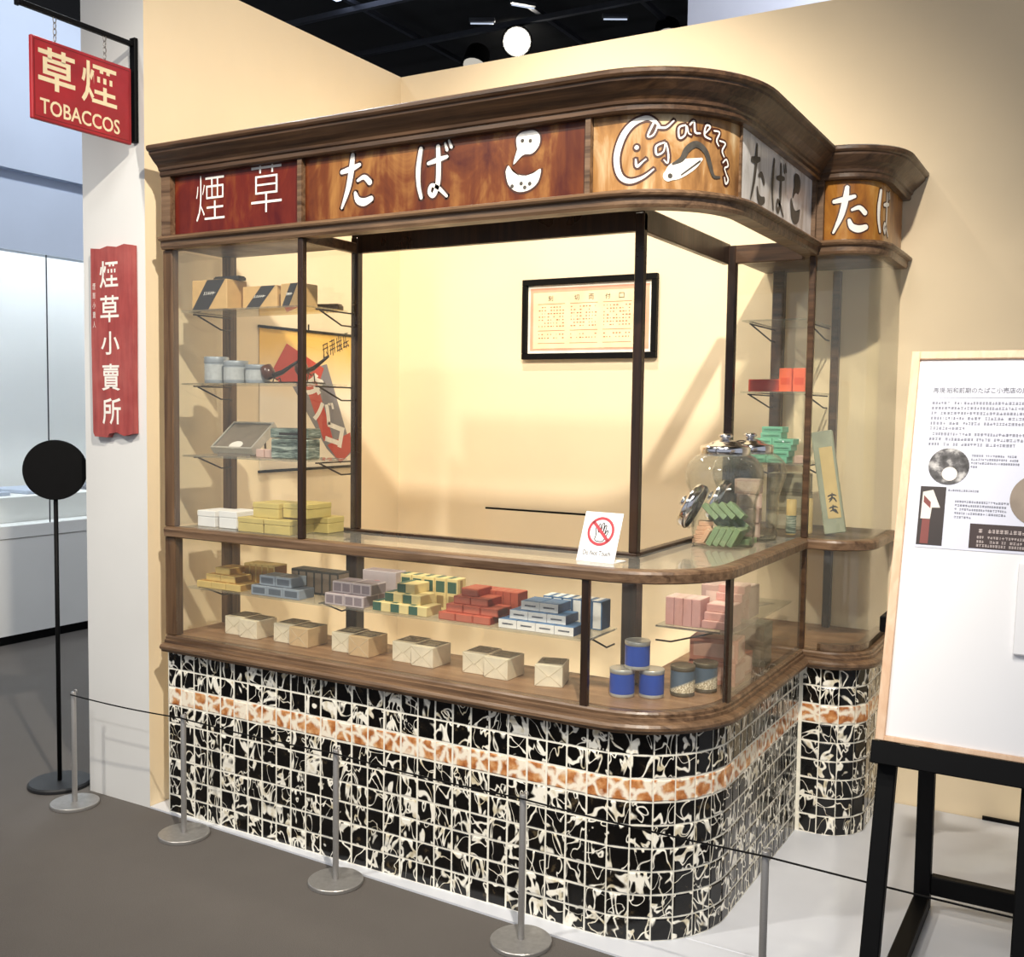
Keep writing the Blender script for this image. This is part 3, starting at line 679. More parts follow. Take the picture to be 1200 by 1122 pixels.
kind('blus', 'cigarette_pack', pack(.032, .062, .088, [(.1, .9, .05, .95, 1)], [(.0, .55, .02, .98, 1)], [(.02, .98, .02, .98, 2)]), [bl, blw, bld])
stack('blu', 1.350, .062, [4, 3, 2], .062, .085, .027, 'blue-white', back=.018, shift=.45)
standing('blus', 1.435, .217, 6, .0335, 'blue striped')
pk = C('pink_pack_card', 214, 160, 152); pkl = C('pale_pink_print', 238, 206, 194)
kind('pnks', 'cigarette_pack', pack(.027, .085, .086, [(.12, .88, .08, .92, 0)], [(.0, 1, .02, .98, 1)]), [pk, pkl])
standing('pnks', 1.757, .43, 4, .0285, 'pink', where='in the row of four on the side shelf')
kind('pnk', 'cigarette_pack', pack(.085, .060, .024, [(.04, .96, .1, .9, 0)], [(.05, .95, .05, .95, 1)]), [pk, pkl])
for lv in range(5):
    for q in range(1 + (lv < 3)):
        put('pnk', (1.915+.004*lv, .425+.048*0+.063*(q if lv < 3 else 1)+.010*lv, ZS+lv*.0245), ('front' if q == 0 and lv < 3 else 'rear')+' pink pack on %s level of the stepped pink pile' % ('the '+ROWN[lv] if lv < 4 else 'the top'), 'cigarette pack', 'stepped pink packs')
kind('pnkc', 'cigarette_carton', pack(.16, .11, .10, [(.1, .9, .2, .8, 1)], [(.05, .95, .05, .95, 1)]), [C('dusty_pink_card', 206, 170, 160), pkl])
put('pnkc', (1.875, .66, ZS), 'dusty pink carton behind the stepped pink packs on the side shelf', 'carton')
# --- wrapped cartons on the deck
ZD = .6672
wrap = C('cream_wrapping_paper', 238, 226, 200); wrapk = C('kraft_wrapping_paper', 214, 184, 142); wrapd = C('carton_top_print', 96, 84, 70)
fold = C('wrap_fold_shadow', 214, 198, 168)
def carton_mb(w_=.086, d=.105, h=.066):
    mb = pack(w_, d, h, None, [(.04, .96, .20, .96, 1), (.2, .8, .34, .8, 2)])
    y = -d/2-.0004
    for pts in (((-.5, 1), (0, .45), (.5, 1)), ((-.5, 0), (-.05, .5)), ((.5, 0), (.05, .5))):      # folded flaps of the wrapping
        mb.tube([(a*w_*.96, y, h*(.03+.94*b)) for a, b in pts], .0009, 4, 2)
    return mb
kind('cwr', 'wrapped_carton', carton_mb(), [wrap, wrapd, fold]); kind('ckr', 'wrapped_carton', carton_mb(), [wrapk, wrapd, fold])
PAIR = ['yellow', 'blue-grey', 'lilac', 'green and cream checked', 'brick-red']
for i, (xa, xb) in enumerate(((.192, .280), (.428, .517), (.692, .780), (.949, 1.038), (1.224, 1.315))):
    put('cwr', (xa, .178, ZD), 'cream wrapped carton, rear left of the %s pair along the wooden deck' % ['first', 'second', 'third', 'fourth', 'fifth'][i], 'carton', 'wrapped cartons on the deck', RZ(.02))
    put('ckr' if i in (1, 2) else 'cwr', (xb, .160, ZD), '%s wrapped carton, front right of the %s pair along the wooden deck' % ('kraft brown' if i in (1, 2) else 'cream', ['first', 'second', 'third', 'fourth', 'fifth'][i]), 'carton', 'wrapped cartons on the deck', RZ(-.01))
put('cwr', (1.482, .165, ZD), 'single cream wrapped carton nearest the dark metal mullion on the deck', 'carton', 'wrapped cartons on the deck', RZ(.28))
# --- tins on the deck corner
def tin(name, x, y, z, rr, h, mats, label, lidc, cat='tin', band=None):
    t = thing(name, label, cat, (x, y, z), 0, 'tins on the deck corner')
    MB().lathe([(rr*.96, 0), (rr, .003), (rr, h*.12), (rr*.985, h*.13), (rr*.985, h*.86), (rr, h*.87), (rr, h-.002), (rr*.97, h)], 28, 0).build('body', mats[0], t)
    MB().lathe([(rr*1.004, h*.14), (rr*1.004, h*.85)], 28, 0, None, True, False).build('paper_label', mats[1], t)
    MB().lathe([(rr*1.02, h-.010), (rr*1.03, h-.008), (rr*1.03, h-.001), (rr*1.0, h+.001), (rr*.9, h-.001), (0, h-.001)], 28, 0, None, True, False).build('lid', lidc, t)
    return t
blue = plain('cobalt_tin_label', (38, 74, 168), .35, 0, .08, 20); tinm = plain('pale_tin_metal', (206, 204, 196), .3, .6, .05)
n = NT('speckled_tin_label'); p = n.n('ShaderNodeTexCoord').outputs['Object']; sep = n.n('ShaderNodeSeparateXYZ'); n.l(p, sep.inputs[0])
hh = n.math('ADD', sep.outputs['Z'], n.math('MULTIPLY', sep.outputs['X'], -.45))
sp = n.ramp(n.noise(p, 260, 2), [(.46, srgb(240, 230, 204)), (.56, srgb(176, 160, 128))])
M_spk = n.out(n.mix(n.ramp(hh, [(.030, (0, 0, 0, 1)), (.033, (1, 1, 1, 1))]), sp, srgb(92, 108, 124)), .4)
lidm = plain('olive_tin_lid', (112, 102, 84), .4, .4, .1)
tin('tobacco_tin', 1.722, .150, ZD, .0365, .082, (tinm, blue), 'blue tobacco tin, left one of the lower pair on the deck', tinm)
tin('tobacco_tin', 1.798, .190, ZD, .0365, .082, (tinm, blue), 'blue tobacco tin, right one of the lower pair on the deck', tinm)
tin('tobacco_tin', 1.760, .170, ZD+.0832, .0365, .082, (tinm, blue), 'blue tobacco tin stacked on top of two others', tinm)
tin('tobacco_tin', 1.868, .258, ZD, .036, .088, (lidm, M_spk), 'blue-grey tin with speckled cream label beside the blue tins', lidm)
tin('tobacco_tin', 1.910, .335, ZD, .036, .088, (lidm, M_spk), 'blue-grey tin with speckled cream label nearest the side mullion', lidm)
for i, (x, y, z, rz) in enumerate(((1.90, .47, 0, 0), (1.90, .47, .0705, .1), (1.88, .60, 0, -.1), (1.90, .76, 0, .05), (1.90, .76, .0705, 0))):
    kk = 'dcar' if i < 3 else 'ecar'
    if kk not in KD: kind(kk, 'cigarette_carton', pack(.15, .10, .070, [(.08, .92, .2, .8, 1)], [(.06, .94, .1, .9, 1)], [(.06, .94, .15, .85, 1)]), [C('carton_%s_card' % kk, *((196, 132, 112) if i < 3 else (150, 140, 120))), C('carton_%s_print' % kk, *((214, 168, 150) if i < 3 else (176, 168, 150)))])
    put(kk, (x, y, ZD+z), ['dull pink carton on the side deck under another, behind the speckled tins', 'dull pink carton topping the pair behind the speckled tins', 'dull pink carton alone in the middle of the side deck', 'grey-brown carton on the side deck under another', 'grey-brown carton topping the rear pair on the side deck'][i], 'carton', 'cartons on the side deck', RZ(rz))

# --- left tower, top shelf: cigar boxes with diagonal stripe
kc = C('kraft_card', 206, 168, 112); kb = C('black_stripe_print', 40, 40, 44)
def stripe_box(x, y, z, w_, d, h, label, rz=0, tone=kc, wide=0):
    t = thing('card_box', label, 'box', (x, y, z), rz, 'striped card boxes on the top shelf')
    MB().cbox(-w_/2, w_/2, -d/2, d/2, 0, h, .003).build('body', tone, t)
    MB().add([(-w_*(.42+wide), -d/2-.0006, .001), (-w_*.02, -d/2-.0006, .001), (w_*.46, -d/2-.0006, h-.001), (w_*(.06-wide*1.6), -d/2-.0006, h-.001)], [(0, 1, 2, 3)]).build('stripe', kb, t)
    mb = MB(); k = 0
    for q in range(5): mb.tube([(-w_*.14+q*w_*.06, -d/2-.0012, h*.48), (-w_*.11+q*w_*.06, -d/2-.0012, h*.60)], .0012, 4)
    mb.tube([(-w_*.16, -d/2-.0012, h*.50), (w_*.18, -d/2-.0012, h*.56)], .0009, 4)
    mb.build('lettering', M_whitep, t)
    return t
stripe_box(.150, .105, 1.8365, .17, .10, .105, 'kraft box with dark diagonal stripe, leftmost on the tower top shelf', wide=.07)
stripe_box(.340, .150, 1.8365, .16, .09, .080, 'kraft box with dark diagonal stripe, middle one on the tower top shelf')
stripe_box(.500, .130, 1.8365, .09, .09, .080, 'small kraft box with dark stripe beside the tower post, top shelf', -.1)
goods('flat_case', MB().cbox(-.085, .085, -.02, .02, 0, .018, .003).box(-.08, .08, -.015, .015, .018, .022), M_wood, 'flat dark wooden case lying on the top shelf behind the post', 'case', None, (.500, .235, 1.8365), .2)
goods('flat_case', MB().cbox(-.06, .06, -.02, .02, 0, .012, .003).box(-.055, .055, -.015, .015, .012, .015), kb, 'flat black case on top of the leftmost striped kraft box', 'case', None, (.190, .115, 1.942), .05)
# second shelf: grey tins, pipes
tg = plain('grey_tin_metal', (150, 158, 166), .4, .3, .1, 30); tgl = plain('grey_tin_label', (172, 176, 178), .5, 0, .12, 60)
for i, (x, y) in enumerate(((.134, .105), (.228, .105), (.318, .120))):
    t = thing('round_tin', ['grey round tin with raised lid, leftmost on the second tower shelf', 'grey round tin, middle of the three on the second tower shelf', 'low grey round tin next to the smoking pipes'][i], 'tin', (x, y, 1.5783), 0, 'grey tins on the second shelf')
    h = (.095, .080, .066)[i]; rr = .0425
    MB().lathe([(rr*.97, 0), (rr, .003), (rr, h*.8), (rr*.98, h*.8)], 28).build('body', tg, t)
    MB().lathe([(rr*1.003, .012), (rr*1.003, h*.7)], 28, 0, None, True, False).build('paper_label', tgl, t)
    MB().lathe([(rr*1.02, h*.76), (rr*1.03, h*.78), (rr*1.03, h-.003), (rr, h), (rr*.85, h-.003), (0, h-.003)], 28, 0, None, True, False).build('lid', tg, t)
brp = plain('briar_wood', (78, 44, 34), .3, 0, .2, 60)
def pipe(loc, rz, label):
    t = thing('smoking_pipe', label, 'pipe', loc, rz, 'smoking pipes on the second shelf')
    MB().lathe([(.012, 0), (.021, .006), (.024, .024), (.020, .046), (.015, .047), (.013, .015), (0, .012)], 20, 0, T(0, 0, 0) @ RY(-.5), True, False).build('bowl', brp, t)
    MB().tube([(.015, 0, .010), (.05, 0, .020), (.09, 0, .042), (.12, 0, .058)], [.010, .008, .006, .004], 10).build('stem', plain('pipe_stem_black', (34, 26, 24), .3), t)
    return t
pipe((.386, .112, 1.5967), .05, 'dark smoking pipe lying low on a wire rest, left of the pair')
pipe((.474, .182, 1.6130), -.1, 'dark smoking pipe raised on a wire rest beside the tower post')
tr_ = thing('pipe_rest', 'thin wire pipe rest standing on the second tower shelf', 'pipe rest', (.46, .15, 1.5783))
MB().tube([(-.085, -.055, .004), (.085, -.055, .004), (.09, .055, .004), (-.085, .055, .004), (-.085, -.055, .004)], .0025, 6).build('foot', M_wire, tr_)
for q, hz, yo in ((-.045, .012, -.038), (.05, .030, .030)): MB().tube([(q, yo-.02, .006), (q, yo-.014, hz+.008), (q, yo, hz), (q, yo+.014, hz+.008), (q, yo+.02, .006)], .0022, 6).build('cradle', M_wire, tr_)
# third shelf: open cigarette case, small boxes, green tin
sil = plain('silver_card', (196, 192, 184), .3, .4, .08, 20); slt = plain('taupe_card', (120, 110, 98), .5, 0, .1, 30)
t = thing('cigarette_case', 'silver grey presentation box propped open on the third tower shelf', 'box', (.200, .150, 1.3203), .0)
Mb = T(0, .02, .067) @ RX(math.radians(38))
MB().box(-.10, .10, -.075, .075, -.020, 0, 0, Mb).box(-.10, .10, -.075, -.068, 0, .010, 0, Mb).box(-.10, .10, .068, .075, 0, .010, 0, Mb).box(-.10, -.093, -.068, .068, 0, .010, 0, Mb).box(.093, .10, -.068, .068, 0, .010, 0, Mb).build('tray', sil, t)
MB().box(-.090, .090, -.064, .064, .001, .006, 0, Mb).build('insert', slt, t)
MB().lathe([(0, .0065), (.030, .0065), (.030, .008), (0, .008)], 24, 0, Mb @ T(.01, -.055, 0) @ Matrix.Diagonal((1, .7, 1, 1)), False, False).build('oval_badge', plain('pearl_white', (226, 222, 214), .3), t)
MB().box(-.08, .08, -.03, .07, 0, .012).tube([(-.07, .06, .010), (-.07, .055, .075)], .004, 6).tube([(.07, .06, .010), (.07, .055, .075)], .004, 6).build('stand', slt, t)
kind('tiny', 'small_box', pack(.036, .03, .028, None, [(.1, .9, .1, .9, 1)]), [C('dusty_rose_card', 200, 168, 156), pkl])
kind('tinyd', 'small_box', pack(.055, .035, .034, None, [(.1, .9, .1, .9, 1)]), [C('plum_card', 140, 98, 92), C('plum_print', 160, 118, 110)])
put('tiny', (.345, .115, 1.3203), 'tiny dusty pink box left of another on the third tower shelf', 'box', 'tiny boxes on the third shelf')
put('tiny', (.386, .115, 1.3203), 'tiny dusty pink box in front of the plum box', 'box', 'tiny boxes on the third shelf')
put('tinyd', (.375, .200, 1.3203), 'small plum red box behind the two tiny pink boxes', 'box')
n = NT('mottled_green_tin'); p = n.pos((8, 8, 60)); a = n.noise(p, 1.6, 5, .6, 1.2)
M_gtin = n.out(n.ramp(a, [(.35, srgb(40, 52, 48)), (.52, srgb(104, 120, 112)), (.68, srgb(186, 196, 184))]), .4)
t = thing('green_tin_box', 'mottled dark green landscape tin box on the third tower shelf', 'tin box', (.497, .115, 1.3203), .04)
MB().cbox(-.080, .080, -.035, .035, 0, .068, .004).build('body', M_gtin, t)
MB().cbox(-.082, .082, -.037, .037, .070, .105, .004).build('lid', M_gtin, t)
MB().box(-.04, .04, -.0385, -.0372, .082, .090).build('slot', M_ink, t)
# counter level of the tower: white and yellow boxes
ZC = 1.0618
wb = plain('white_box_card', (240, 240, 240), .5, 0, .03, 20); ob = plain('olive_yellow_card', (206, 186, 112), .5, 0, .07, 20)
def lidbox(name, x, y, z, w_, d, h, mat, label, group, rz=0):
    t = thing(name, label, 'box', (x, y, z), rz, group)
    MB().cbox(-w_/2+.001, w_/2-.001, -d/2+.001, d/2-.001, 0, h*.62, .002).build('body', mat, t)
    MB().cbox(-w_/2, w_/2, -d/2, d/2, h*.63, h, .002).build('lid', mat, t)
lidbox('gift_box', .108, .130, ZC, .088, .11, .058, wb, 'white lidded box, left of the white pair on the counter', 'white boxes in the tower')
lidbox('gift_box', .215, .130, ZC, .088, .11, .062, wb, 'white lidded box, right of the white pair on the counter', 'white boxes in the tower')
lidbox('gift_box', .352, .110, ZC, .118, .13, .050, ob, 'olive yellow box, bottom left of its stack on the counter', 'olive yellow boxes in the tower')
lidbox('gift_box', .474, .115, ZC, .118, .14, .050, ob, 'olive yellow box, bottom middle of its stack on the counter', 'olive yellow boxes in the tower')
lidbox('gift_box', .560, .215, ZC, .070, .09, .055, ob, 'small olive yellow box at the right end behind the tower post', 'olive yellow boxes in the tower')
lidbox('gift_box', .400, .130, ZC+.0505, .12, .12, .052, ob, 'olive yellow box, top left of its stack on the counter', 'olive yellow boxes in the tower')
lidbox('gift_box', .520, .150, ZC+.0555, .11, .13, .050, ob, 'olive yellow box, top right of its stack beside the post', 'olive yellow boxes in the tower')

# --- do not touch sign
t = thing('notice_sign', 'small white sign with crossed-out hand standing on the glass counter', 'sign', (1.650, .100, ZC), -.06)
Mn = T(0, 0, .0005) @ RX(math.radians(-22))
MB().box(-.062, .062, -.001, .001, .0, .150, 0, Mn).build('face_sheet', M_acr, t)
MB().box(-.062, .062, -.001, .075, 0, .0012).build('foot_sheet', M_acr, t)
def on_sign(a, b, e=.0018): return tuple(Mn @ Vector((a, -e, b)))
surface_text(t, 'red_ring', [circle(0, .092, .044, 36, .0355), poly([(-.033, .117), (-.026, .124), (.033, .067), (.026, .060)])], lambda a, b: on_sign(a, b, .0024), M_signr)
hand = [(-.016, .068), (-.010, .062), (.010, .062), (.017, .072), (.024, .092), (.020, .095), (.014, .084), (.016, .108), (.011, .109), (.008, .090), (.007, .115), (.002, .115), (.001, .091), (-.004, .112), (-.009, .111), (-.006, .088), (-.014, .102), (-.018, .099), (-.014, .082)]
surface_text(t, 'hand_outline', [brush([(a, b, .0030) for a, b in hand+[hand[0]]])], lambda a, b: on_sign(a, b, .0018), M_ink)
surface_text(t, 'lettering', [text_box('Do Not Touch', 0, .026, .090, .014, .012)], lambda a, b: on_sign(a, b, .0018), M_ink)

# --- jars on the side counter: globe jars with a top lid and a slanted side mouth
def globe_jar(x, y, label, k=.9):
    t = thing('glass_jar', label, 'jar', (x, y, ZC), 0, 'globe jars on the side counter')
    pr = [(.100, 0), (.112, .005), (.114, .06), (.116, .12), (.116, .165), (.126, .20), (.139, .235), (.142, .265), (.134, .298), (.110, .325), (.084, .338)]
    mb = MB().lathe([(a*k, b*k) for a, b in pr]+[((a-.004)*k, b*k) for a, b in reversed(pr)], 40, 0, None, True, False)
    mb.lathe([(a*k, b*k) for a, b in [(0, .006), (.10, .006), (.108, .001), (0, .001)]], 40, 0, None, True, False).build('body', M_jar, t)
    ld = MB().lathe([(a*k, b*k) for a, b in [(.086, .330), (.090, .333), (.091, .360), (.086, .366), (.062, .370), (.052, .378), (.034, .384), (.022, .388)]], 36).build('lid', M_chrome, t)
    MB().lathe([(a*k, b*k) for a, b in [(.014, .384), (.018, .394), (.026, .398), (.026, .404), (.018, .409), (0, .410)]], 24).build('knob', M_chrome, ld)
    ax = Vector((-.86, -.10, .42)).normalized(); Mj = T(0, 0, .085*k) @ ax.to_track_quat('Z', 'Y').to_matrix().to_4x4()
    MB().lathe([(a*k, b*k) for a, b in [(.080, .100), (.082, .110), (.080, .125), (.076, .125), (.076, .100)]], 36, 0, Mj, True, False).build('side_neck', M_jar, t)
    ld = MB().lathe([(a*k, b*k) for a, b in [(.084, .112), (.088, .115), (.088, .140), (.082, .147), (.05, .153), (0, .155)]], 36, 0, Mj, True, False).build('side_lid', M_chrome, t)
    MB().lathe([(a*k, b*k) for a, b in [(.012, .152), (.016, .162), (.022, .166), (.016, .174), (0, .175)]], 20, 0, Mj, True, False).build('side_knob', M_chrome, ld)
    return t
jx, jy, jz = 1.836, .685, ZC+.0065
globe_jar(jx, jy, 'globe jar with chrome lids holding sage green packs, nearer of the two')
globe_jar(jx+.002, jy+.258, 'globe jar with chrome lids holding mauve cartons, beside the right tower')
gpk = C('sage_green_pack_card', 134, 152, 112); gpe = C('pale_tan_pack_card', 224, 186, 152); gpl = C('sage_print', 116, 138, 100)
kind('sage', 'small_pack', pack(.064, .085, .019, [(.0, 1, .1, .9, 1)], [(.06, .94, .06, .94, 2)]), [gpk, gpl, gpl])
kind('tan', 'small_pack', pack(.048, .050, .0145, [(.02, .98, .12, .88, 1)], [(.06, .94, .06, .94, 1)]), [gpe, C('tan_print', 206, 160, 128)])
def inj(key, dx, dy, dz, rot, label): put(key, (jx+dx, jy+dy, jz+dz), label, 'cigarette pack', 'packs in the near globe jar', rot)
for i in range(5): inj('tan', -.066+.003*i, -.018, .0002+i*.0148, RZ(.12*i-.1), 'tan pack, %s of the flat pile by the slanted lid' % ['bottom', 'second', 'third', 'fourth', 'top'][i])
for i in range(4): inj('sage', .000+.0232*i, -.040, .0272, RY(math.radians(-62)), 'sage green pack, %s of the four leaning in front inside the jar' % nth(i, 4))
for i in range(2): inj('sage', -.012+.066*i, .050, .0002, RZ(.0), 'sage green pack lying at the bottom of the jar, %s one' % ('left', 'right')[i])
for i in range(4): inj('sage', -.036+.026*i, .036, .056+.002*i, RY(math.radians(38)) @ RX(-.3), 'sage green pack, %s of the upper tumbled row inside the jar' % nth(i, 4))
for i in range(4): inj('sage', -.036+.028*i, -.026, .098+.003*i, RY(math.radians(42)) @ RX(-.2), 'sage green pack, %s of four topping the heap in the jar' % nth(i, 4))
inj('tan', -.032, -.040, .0265, RY(math.radians(-60)), 'tan pack leaning against the sage green packs inside the jar')
# packs inside the far globe jar
kind('mauve', 'small_carton', pack(.085, .07, .050, [(.1, .9, .15, .85, 1)], [(.08, .92, .08, .92, 1)]), [C('dusty_mauve_card', 196, 164, 148), C('mauve_card_print', 214, 188, 170)])
for i in range(4): put('mauve', (jx+.002, jy+.258, jz+.0002+.0505*i), 'dusty mauve carton, %s of four stacked in the far globe jar' % ('bottom', 'second', 'third', 'top')[i], 'carton', 'cartons in the far globe jar', RZ((.3, .15, .4, .1)[i]))

# --- right tower goods
teal = C('teal_pack_card', 122, 196, 170); teald = C('dark_teal_print', 92, 168, 144)
kind('teal', 'cigarette_pack', pack(.075, .085, .0215, [(.0, 1, .08, .92, 0), (.1, .9, .3, .6, 1)], [(.06, .94, .06, .94, 1)]), [teal, teald])
lvl = [(2, 1.800), (2, 1.805), (2, 1.812), (2, 1.818), (1, 1.850), (1, 1.853)]
for lv, (cnt, xx) in enumerate(lvl):
    for i in range(cnt):
        put('teal', (xx+i*.077, D+.115+.004*lv, 1.3203+lv*.0218), ('%s teal pack on level %s of the teal pile in the right tower' % (('left', 'right')[i], ['one', 'two', 'three', 'four'][lv])) if cnt > 1 else 'teal pack %s the narrow peak of the teal pile' % ('below the top of' if lv == 4 else 'topping'), 'cigarette pack', 'teal packs')
org = C('orange_red_card', 232, 84, 52); orgd = C('deep_red_print', 196, 52, 34)
kind('org', 'cigarette_pack', pack(.046, .03, .085, [(.08, .92, .08, .92, 1)], None), [org, orgd]); kind('orgb', 'cigarette_pack', pack(.046, .03, .085, [(.15, .85, .3, .6, 1)], None), [C('bright_orange_card', 246, 110, 74), org])
for i in range(2): put('org', (1.795+.052*i, D+.13, 1.5783), 'deep orange-red pack lying low, %s of two on the middle right shelf' % ('left', 'right')[i], 'cigarette pack', 'orange-red packs', T(0, 0, .046/2) @ RY(PI/2) @ T(0, 0, -.0425))
for i in range(2): put('orgb', (1.895+.050*i, D+.11, 1.5783), 'bright orange pack standing, %s of two on the middle right shelf' % ('left', 'right')[i], 'cigarette pack', 'orange-red packs')
put('tiny', (1.950, D+.12, 1.3203+.0), 'tiny pale pink box at the right end beside the teal pile', 'box')
lab = plain('yellow_label_paper', (204, 178, 122), .5, 0, .06, 30); bk = plain('pale_sage_card', (150, 156, 138), .5, 0, .08, 20)
t = thing('leaning_box', 'tall pale green box with yellow label leaning in the curved pillar window', 'box', (2.088, 1.200, ZC+.004))
Mk = RZ(.12) @ RY(math.radians(-10)) @ RX(math.radians(-6))
MB().cbox(-.045, .030, 0, .028, .0, .375, .003, 0, T(0, 0, .006) @ Mk).build('body', bk, t)
MB().box(-.024, .022, -.0012, .0005, .055, .315, 0, T(0, 0, .006) @ Mk).build('paper_label', lab, t)
Mt = T(0, 0, .006) @ Mk
for q, sg in ((.128, 1), (.085, -1)):      # two loose brush marks
    surface_text(t, 'brush_mark', [brush([(-.014, q+.008, .005), (.002, q+.012, .007), (.014, q+.007, .003)]), brush([(.001*sg, q+.018, .003), (-.002, q, .007), (-.012*sg, q-.013, .003)]), brush([(-.012, q-.003, .004), (.004, q, .006), (.012, q-.014, .004)])], lambda a, b: tuple(Mt @ Vector((a, -.0018, b))), M_ink)
for i, (x, y) in enumerate(((1.935, D+.085), (1.975, D+.16))):
    t = thing('tall_tin', ['narrow yellow tin with black and white wrapper in the right tower', 'narrow yellow tin behind the curved pane joint'][i], 'tin', (x, y, ZC), 0, 'narrow tins in the right tower')
    MB().lathe([(.017, 0), (.018, .002), (.018, .125), (.016, .128), (0, .128)], 20, 0, None, True, False).build('body', lab, t)
    MB().lathe([(.0184, .005), (.0184, .07)], 20, 0, None, True, False).build('wrapper', M_gtin if i == 0 else lab, t)
for i in range(3):
    put('ecar', (1.87, D+.30, ZC+i*.0705), 'grey-brown carton, %s of three deep in the right tower' % ('bottom', 'middle', 'top')[i], 'carton', 'cartons in the right tower', RZ(.05*i))

# ------------------------------------------------------------------ wall poster (tobacco advertisement) on the partition
t = thing('advertising_poster', 'hanging yellow and white poster with slanted red and grey lettering band', 'poster', (XP, .875, 1.53))
n = NT('poster_paper'); g = n.n('ShaderNodeTexCoord').outputs['Object']; sep = n.n('ShaderNodeSeparateXYZ'); n.l(g, sep.inputs[0])
M_post_p = n.out(n.ramp(n.math('ADD', sep.outputs['Z'], n.math('MULTIPLY', n.noise(g, 4, 3), .12)), [(.06, srgb(250, 238, 216)), (.30, srgb(244, 196, 96))]), .6)
MB().box(.001, .004, -.30, .30, -.30, .29).build('sheet', M_post_p, t)
for z in (.295, -.300): MB().tube([(.008, -.31, z), (.008, .31, z)], .006, 8).build('rod', M_black, t)
MB().tube([(.004, .0, .30), (.004, .0, .325)], .003, 6).build('hook', M_black, t)
def pm(e): return lambda a, b: (e, a, b)
grey_p = plain('poster_grey', (128, 126, 134), .6, 0, .05); red_p = plain('poster_red', (196, 62, 52), .6, 0, .06)
surface_text(t, 'grey_band', [poly([(-.14, .10), (.12, .16), (.30, -.235), (.215, -.285), (.12, -.215)])], pm(.0046), grey_p)
surface_text(t, 'red_band', [poly([(-.24, .10), (-.14, .235), (.10, .14), (.06, .06), (-.16, .06)]), poly([(.215, -.285), (.125, -.20), (.285, -.145), (.295, -.23)]), poly([(-.02, .06), (.06, .06), (.17, -.19), (.10, -.18)])], pm(.0050), red_p)
surface_text(t, 'large_lettering', [text_box('タ', .035, .065, .12, .105, .05, -.25), text_box('バ', .10, -.050, .13, .105, .05, -.25), text_box('コ', .175, -.155, .12, .095, .05, -.25)], pm(.0055), M_whitep)
glyph = [((0, .0), (1, .08)), ((0, .33), (1, .41)), ((0, .66), (1, .74)), ((.05, 1), (.95, 1.06)), ((.15, 0), (.15, 1)), ((.5, -.1), (.5, 1.1)), ((.85, .05), (.85, 1)), ((.2, .5), (0, .0)), ((.6, .4), (1, -.05))]
surface_text(t, 'small_print_lines', [brush([(.098+.046*i+.036*a-.008*b, .185+.018*i+.055*b+.010*a, .0045) for a, b in sh]) for i in range(4) for k_, sh in enumerate(glyph) if (k_+i) % 4 != 1], pm(.0050), M_ink)

# ------------------------------------------------------------------ framed price list on the back wall
t = thing('framed_notice', 'black framed cream price list hanging on the back wall', 'picture', (.916, YB, 1.905))
for a in ((-.325, .325, .152, .178), (-.325, .325, -.178, -.152)): MB().cbox(a[0], a[1], -.028, -.001, a[2], a[3], .002).build('frame_rail', M_black, t)
for a in ((-.325, -.301), (.301, .325)): MB().cbox(a[0], a[1], -.028, -.001, -.1515, .1515, .002).build('frame_stile', M_black, t)
MB().box(-.3005, .3005, -.012, -.002, -.1515, .1515).build('mat_board', plain('cream_mat', (246, 238, 224), .6), t)
MB().box(-.288, .288, -.0135, -.0122, -.138, .138).build('print_sheet', plain('pink_print_border', (232, 168, 140), .6), t)
MB().box(-.272, .272, -.0145, -.0137, -.130, .118).build('print_field', plain('peach_print_paper', (250, 222, 178), .6), t)
fm = lambda a, b: (a, -.0152, b)
surface_text(t, 'heading', [text_box(ch, x, .092, .024, .024, .0) for ch, x in zip('刻切両付口', (-.185, -.055, .015, .095, .160))], fm, M_ink)
prt = plain('brown_print_ink', (176, 112, 84), .6)
ln = []
for cx in (-.18, -.02, .14):
    ln += [poly([(cx-.068, z), (cx+.068, z), (cx+.068, z+.0022), (cx-.068, z+.0022)]) for z in (.066, -.052, -.108)]
    for k in range(9):
        z = (.050, .036, .022, .008, -.006, -.020, -.034, -.070, -.086)[k]
        for q in range(9):
            if random.random() < .8: x = cx-.064+q*.0148; ww = random.uniform(.003, .010); ln.append(poly([(x, z), (x+ww, z), (x+ww, z+.005), (x, z+.005)]))
surface_text(t, 'printed_lines', ln, fm, prt)

# ------------------------------------------------------------------ hanging sign and board on the partition end
XS = -.150
t = thing('hanging_sign', 'red enamel sign reading TOBACCOS hung from a black bracket', 'sign', (XS, -.225, 2.555))
MB().cbox(-.008, .008, -.198, .198, -.133, .133, .003).build('plate', M_redp, t)
n = NT('sign_cream_paint'); M_crm = plain('cream_letter_paint', (240, 226, 188), .5, 0, .06, 40)
mp = lambda a, b: (.0086, a, b)
surface_text(t, 'lettering', [text_box('草', -.105, .040, .140, .135, .018), text_box('煙', .062, .040, .145, .140, .012), text_box('TOBACCOS', -.012, -.085, .315, .050, .014)], mp, M_crm)
surface_text(t, 'border_line', [poly([(-.19, .120), (.19, .120), (.19, .123), (-.19, .123)]), poly([(-.19, -.123), (.19, -.123), (.19, -.120), (-.19, -.120)]), poly([(-.19, -.12), (-.187, -.12), (-.187, .12), (-.19, .12)]), poly([(.187, -.12), (.19, -.12), (.19, .12), (.187, .12)])], mp, plain('dark_red_line', (120, 22, 26), .5))
